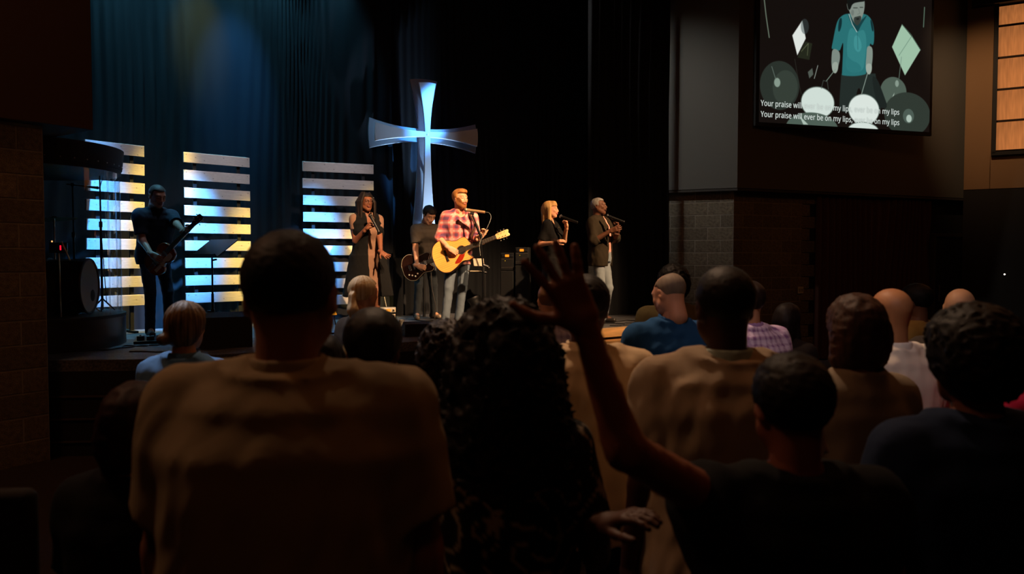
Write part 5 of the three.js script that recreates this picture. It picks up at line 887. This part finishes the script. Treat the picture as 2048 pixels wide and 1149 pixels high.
// ---------------------------------------------------------------- projection screen
const SW = 3.38, SH = 2.32, SDIR = V(0.956, 0, -0.292).normalize(), SA = V(X(1512, 12.28), at(1512, 245, 12.28).y, -12.28);   // lower left corner of the picture
const screenUV = (px, py) => {       // where on the picture a measured photo position lies
  const r = at(px, py, 1).sub(V(0, CAMY, 0)), n = V(-SDIR.z, 0, SDIR.x), o = SA.clone().sub(V(0, CAMY, 0)), k = o.dot(n) / r.dot(n), q = r.multiplyScalar(k).sub(o); return [q.dot(SDIR) / SW, q.y / SH];
};
const screenTex = canvasTex(1536, 1032, (c, w, h) => {
  const S = (px, py) => { const [u, v] = screenUV(px, py); return [u * w, (1 - v) * h]; };
  const poly = (pts, fill) => { c.beginPath(); pts.forEach((p, i) => { const q = S(...p); i ? c.lineTo(...q) : c.moveTo(...q); }); c.closePath(); c.fillStyle = fill; c.fill(); };
  const line = (pts, col, lw) => { c.beginPath(); pts.forEach((p, i) => { const q = S(...p); i ? c.lineTo(...q) : c.moveTo(...q); }); c.strokeStyle = col; c.lineWidth = lw; c.lineJoin = c.lineCap = 'round'; c.stroke(); };
  const oval = (px, py, rx, ry, fill, rot = 0, stroke) => { const q = S(px, py); c.beginPath(); c.ellipse(q[0], q[1], rx * 4.4, ry * 3.6, rot, 0, 7); c.fillStyle = fill; c.fill(); if (stroke) { c.strokeStyle = stroke; c.lineWidth = 5; c.stroke(); } };
  const blob = (pts, fill) => { const q = pts.map((p) => S(...p)), n = q.length, m = (i) => { const a = q[i % n], b = q[(i + 1) % n]; return [(a[0] + b[0]) / 2, (a[1] + b[1]) / 2]; }; c.beginPath(); c.moveTo(...m(n - 1)); for (let i = 0; i < n; i++) c.quadraticCurveTo(...q[i], ...m(i)); c.closePath(); c.fillStyle = fill; c.fill(); };
  c.fillStyle = '#15100e'; c.fillRect(0, 0, w, h);
  c.filter = 'blur(2px)';
  // stage dressing at the back of the shot
  line([[1526, 0], [1530, 35], [1536, 76]], '#6d7c6c', 9); line([[1846, 16], [1844, 55]], '#5f7a68', 9);
  poly([[1582, 72], [1602, 42], [1609, 78], [1592, 112]], '#eef4ee'); oval(1607, 54, 8, 15, 'rgba(70,84,86,.5)');
  poly([[1592, 116], [1608, 84], [1622, 88], [1616, 121]], '#262a1e'); line([[1600, 104], [1614, 88], [1612, 112]], '#6c7454', 4); line([[1587, 119], [1592, 150], [1600, 190]], '#3b4038', 3);
  poly([[1613, 145], [1622, 137], [1624, 150], [1616, 158]], '#566058'); line([[1633, 132], [1626, 158]], '#b8c8bc', 5);
  poly([[1801, 50], [1822, 76], [1838, 101], [1807, 152], [1781, 95]], '#a9cdb2'); line([[1795, 112], [1820, 74]], '#6d8f7c', 4); line([[1801, 50], [1819, 70], [1838, 101]], '#5d7f6c', 5); line([[1800, 115], [1795, 158]], '#7d9a8a', 5);
  // cymbals
  oval(1557, 172, 38, 48, '#2d352f', 0.2); oval(1568, 176, 24, 34, '#39433b', 0.2); oval(1552, 166, 6, 9, '#8fa395'); line([[1541, 134], [1549, 160]], '#7d8f84', 4);
  oval(1784, 184, 28, 30, '#55655a', 0); poly([[1786, 186], [1772, 214], [1782, 212]], '#b5c9ba'); oval(1791, 168, 4, 7, '#8fa295');
  oval(1812, 230, 50, 46, '#333d36', 0); oval(1814, 233, 12, 15, '#52635a'); oval(1815, 238, 6, 8, '#b9cdc0');
  // trousers, shirt, arms and head of the drummer
  blob([[1680, 148], [1680, 148], [1748, 148], [1748, 148], [1754, 190], [1762, 224], [1742, 224], [1722, 190], [1714, 172], [1708, 200], [1706, 226], [1676, 226], [1676, 200]], '#26302d'); blob([[1740, 150], [1752, 158], [1764, 190], [1774, 218], [1756, 218], [1746, 190]], '#1f2725');
  blob([[1690, 28], [1680, 33], [1672, 42], [1667, 62], [1663, 84], [1660, 98], [1662, 99], [1676, 104], [1679, 98], [1684, 82], [1683, 110], [1681, 150], [1681, 152], [1706, 154], [1729, 150], [1730, 146], [1735, 110], [1737, 86], [1741, 92], [1745, 90], [1746, 66], [1743, 46], [1736, 34], [1726, 28]], '#2c777a');
  blob([[1696, 52], [1712, 66], [1726, 58], [1731, 84], [1727, 120], [1724, 142], [1706, 146], [1694, 130], [1690, 96]], '#378789'); blob([[1690, 110], [1700, 122], [1716, 128], [1722, 142], [1704, 148], [1688, 140]], '#2f7c7f'); blob([[1706, 70], [1716, 74], [1722, 96], [1714, 108], [1704, 96]], '#44989a');
  blob([[1675, 40], [1681, 35], [1681, 52], [1676, 66], [1673, 62]], '#123236'); blob([[1737, 38], [1742, 44], [1745, 64], [1741, 64]], '#123236');
  blob([[1692, 26], [1696, 40], [1704, 56], [1712, 68], [1719, 52], [1728, 38], [1732, 30], [1722, 40], [1712, 46], [1702, 40]], '#184448'); line([[1695, 30], [1702, 50], [1711, 65]], '#d5e4dc', 6); line([[1712, 66], [1713, 100]], '#225c5f', 3);
  blob([[1662, 97], [1676, 102], [1678, 116], [1675, 130], [1671, 144], [1664, 146], [1660, 134], [1660, 116]], '#84938a'); blob([[1731, 92], [1742, 94], [1743, 112], [1741, 132], [1737, 150], [1731, 148], [1728, 134], [1730, 112]], '#8a998f'); blob([[1662, 126], [1673, 124], [1674, 140], [1668, 150], [1661, 142]], '#a3b0a4'); blob([[1729, 128], [1741, 128], [1741, 144], [1735, 152], [1729, 144]], '#a9b6aa');
  blob([[1700, 30], [1716, 30], [1722, 40], [1712, 52], [1702, 44]], '#5d6962'); blob([[1693, -2], [1726, -2], [1727, 12], [1725, 26], [1720, 40], [1712, 50], [1703, 42], [1697, 28], [1693, 14]], '#8a968c'); blob([[1690, 8], [1694, 8], [1697, 22], [1693, 22]], '#7b877e');
  blob([[1691, -6], [1728, -6], [1728, 4], [1716, 5], [1702, 8], [1698, 20], [1694, 22], [1691, 8]], '#141614'); blob([[1704, 36], [1712, 34], [1720, 32], [1719, 44], [1712, 54], [1706, 48]], '#39413c'); blob([[1709, 38], [1716, 37], [1715, 41], [1710, 41]], '#1c201e'); line([[1704, 17], [1712, 17]], '#2f3632', 5); line([[1717, 16], [1723, 16]], '#2f3632', 5); line([[1714, 18], [1717, 28], [1712, 30]], '#6f7b72', 4); blob([[1700, 20], [1706, 22], [1704, 34], [1699, 30]], '#76827a');
  line([[1668, 140], [1650, 163]], '#8ba394', 6); line([[1734, 142], [1720, 190]], '#9fb2a5', 6);
  // drums
  oval(1633, 206, 33, 31, '#dfeee6', 0, '#6c7d74'); line([[1640, 178], [1644, 162], [1652, 164], [1654, 180]], '#55645c', 4);
  oval(1725, 220, 32, 31, '#eaf5ee', 0, '#7d8d84'); oval(1724, 262, 32, 17, '#e4f1ea', 0, '#76867d'); oval(1622, 258, 52, 32, '#54655b', 0); poly([[1596, 232], [1604, 250], [1614, 250]], '#b9cdc0');
  c.filter = 'none';
  // the two lines of the song
  const text = 'Your praise will ever be on my lips, ever be on my lips'; c.textBaseline = 'alphabetic';
  for (const y of [[1519, 212], [1519, 234]]) { const a = S(...y), e = S(1796, y[1] + 18); c.save(); c.font = '60px sans-serif'; const k = (e[0] - a[0]) / c.measureText(text).width; c.translate(a[0], a[1]); c.rotate(Math.atan2(0, 1)); c.scale(k, k * 1.06); c.fillStyle = 'rgba(226,236,230,.93)'; c.shadowColor = 'rgba(20,40,34,.5)'; c.shadowBlur = 6; c.fillText(text, 0, 0); c.shadowBlur = 0; c.strokeStyle = 'rgba(226,236,230,.8)'; c.lineWidth = 1.6; c.strokeText(text, 0, 0); c.restore(); }
});
{
  const g = thing('projection_screen', 'hanging video screen showing a drummer and two lines of lyrics', 'screen', SA.toArray(), Math.atan2(-SDIR.z, SDIR.x));
  const q = new THREE.PlaneGeometry(SW, SH).translate(SW / 2, SH / 2, 0.032);
  mesh('screen_frame', [box(SW + 0.12, SH + 0.12, 0.05, SW / 2, SH / 2, 0)], std(0x070707, 0.7), g);
  mesh('screen_picture', q, new THREE.MeshStandardMaterial({ color: 0x050505, roughness: 0.8, emissive: 0xffffff, emissiveMap: screenTex, emissiveIntensity: 0.85 }), g);
  for (const x of [0.3, SW - 0.3]) mesh('hanger', rod(V(x, SH + 0.05, 0), V(x, ROOF - SA.y, 0), 0.006), blackMetal, g);
  const L = new THREE.RectAreaLight(0xbfe0d4, 0.12, SW, SH); L.position.set(SW / 2, SH / 2, 0.06); L.rotation.y = Math.PI; L.name = 'screen_glow'; g.add(L);
}
// ---------------------------------------------------------------- house lamps and added fill lamps
stageLamp('dimmed amber house light over the front rows', V(-0.6, 6.5, -5.6), V(0.6, 1.3, -3.4), AMBER, 75, 24, 6, 0.9);
stageLamp('dimmed amber house light at the left aisle', V(-3.2, 6.0, -2.6), V(-1.0, 1.3, -1.4), AMBER, 9, 26, 6, 0.9);
stageLamp('added neutral lamp standing in for stage spill on the right pier', V(-1.0, 6.7, -10.4), V(2.95, 3.7, -12.6), new THREE.Color(1, 0.97, 0.9), 32, 22, 4, 1);  // lamp added to grey the left pier face, in place of stage spill
stageLamp('added warm fill lamp for the wall strip beside the high window', V(6.6, 6.6, -11.5), V(8.9, 4.2, -14.4), WARM, 22, 26, 3, 1);  // unseen lamp added only to warm the wall strip by the window
stageLamp('added pale blue lamp standing in for stage spill on the left front rows', V(-3.4, 6.6, -6.2), V(-1.3, 1.4, -3.6), new THREE.Color(0.68, 0.82, 1), 110, 13, 4, 0.9);  // lamp added to tint the front rows, in place of blue stage spill
stageLamp('added pale fill spot from the rear of the hall', V(-1.6, 6.6, 1.5), V(1.65, 1.4, -3.7), new THREE.Color(1, 0.86, 0.9), 34, 8, 3, 0.9);  // added from behind to brighten a few backs; no such spot is known
{
  const p = CORNER.clone().addScaledVector(WD, 0.674).setY(1.44), g = thing('pilot_lamp', 'tiny white pilot lamp glowing on the dark wall below the window', 'pilot lamp', p.toArray(), WROT);
  mesh('bezel', new THREE.CylinderGeometry(0.022, 0.026, 0.012, 16).rotateX(Math.PI / 2), blackPlastic, g); mesh('lamp_bulb', new THREE.SphereGeometry(0.014, 12, 8).translate(0, 0, 0.01), new THREE.MeshStandardMaterial({ color: 0x333333, emissive: 0xfff2dc, emissiveIntensity: 3 }), g);
}
for (const [x, z, c, where] of [[-4.6, -3.4, 11, 'the left aisle'], [0.2, 2.6, 2.2, 'the rear rows'], [2.2, -3.4, 3.5, 'the middle of the crowd'], [6.5, -6.5, 4, 'the right aisle']]) {  // unseen panels added as dim warm fill for walls and crowd
  const g = thing('added_fill_panel', 'added unseen fill panel above ' + where, 'fill light', [x, ROOF - 0.03, z]);
  mesh('frame', [box(1.3, 0.05, 0.05, 0, 0, 0.625), box(1.3, 0.05, 0.05, 0, 0, -0.625), box(0.05, 0.05, 1.2, 0.625, 0, 0), box(0.05, 0.05, 1.2, -0.625, 0, 0)], canMat, g);
  mesh('fill_diffuser', box(1.2, 0.02, 1.2, 0, 0.01, 0), new THREE.MeshStandardMaterial({ color: 0x222222, emissive: 0xffb070, emissiveIntensity: 0.5 }), g);
  const L = new THREE.RectAreaLight(0xffa060, c, 1.2, 1.2); L.position.set(0, -0.03, 0); L.rotation.x = -Math.PI / 2; L.name = 'fill_glow'; g.add(L);
}
renderer.render(scene, camera);
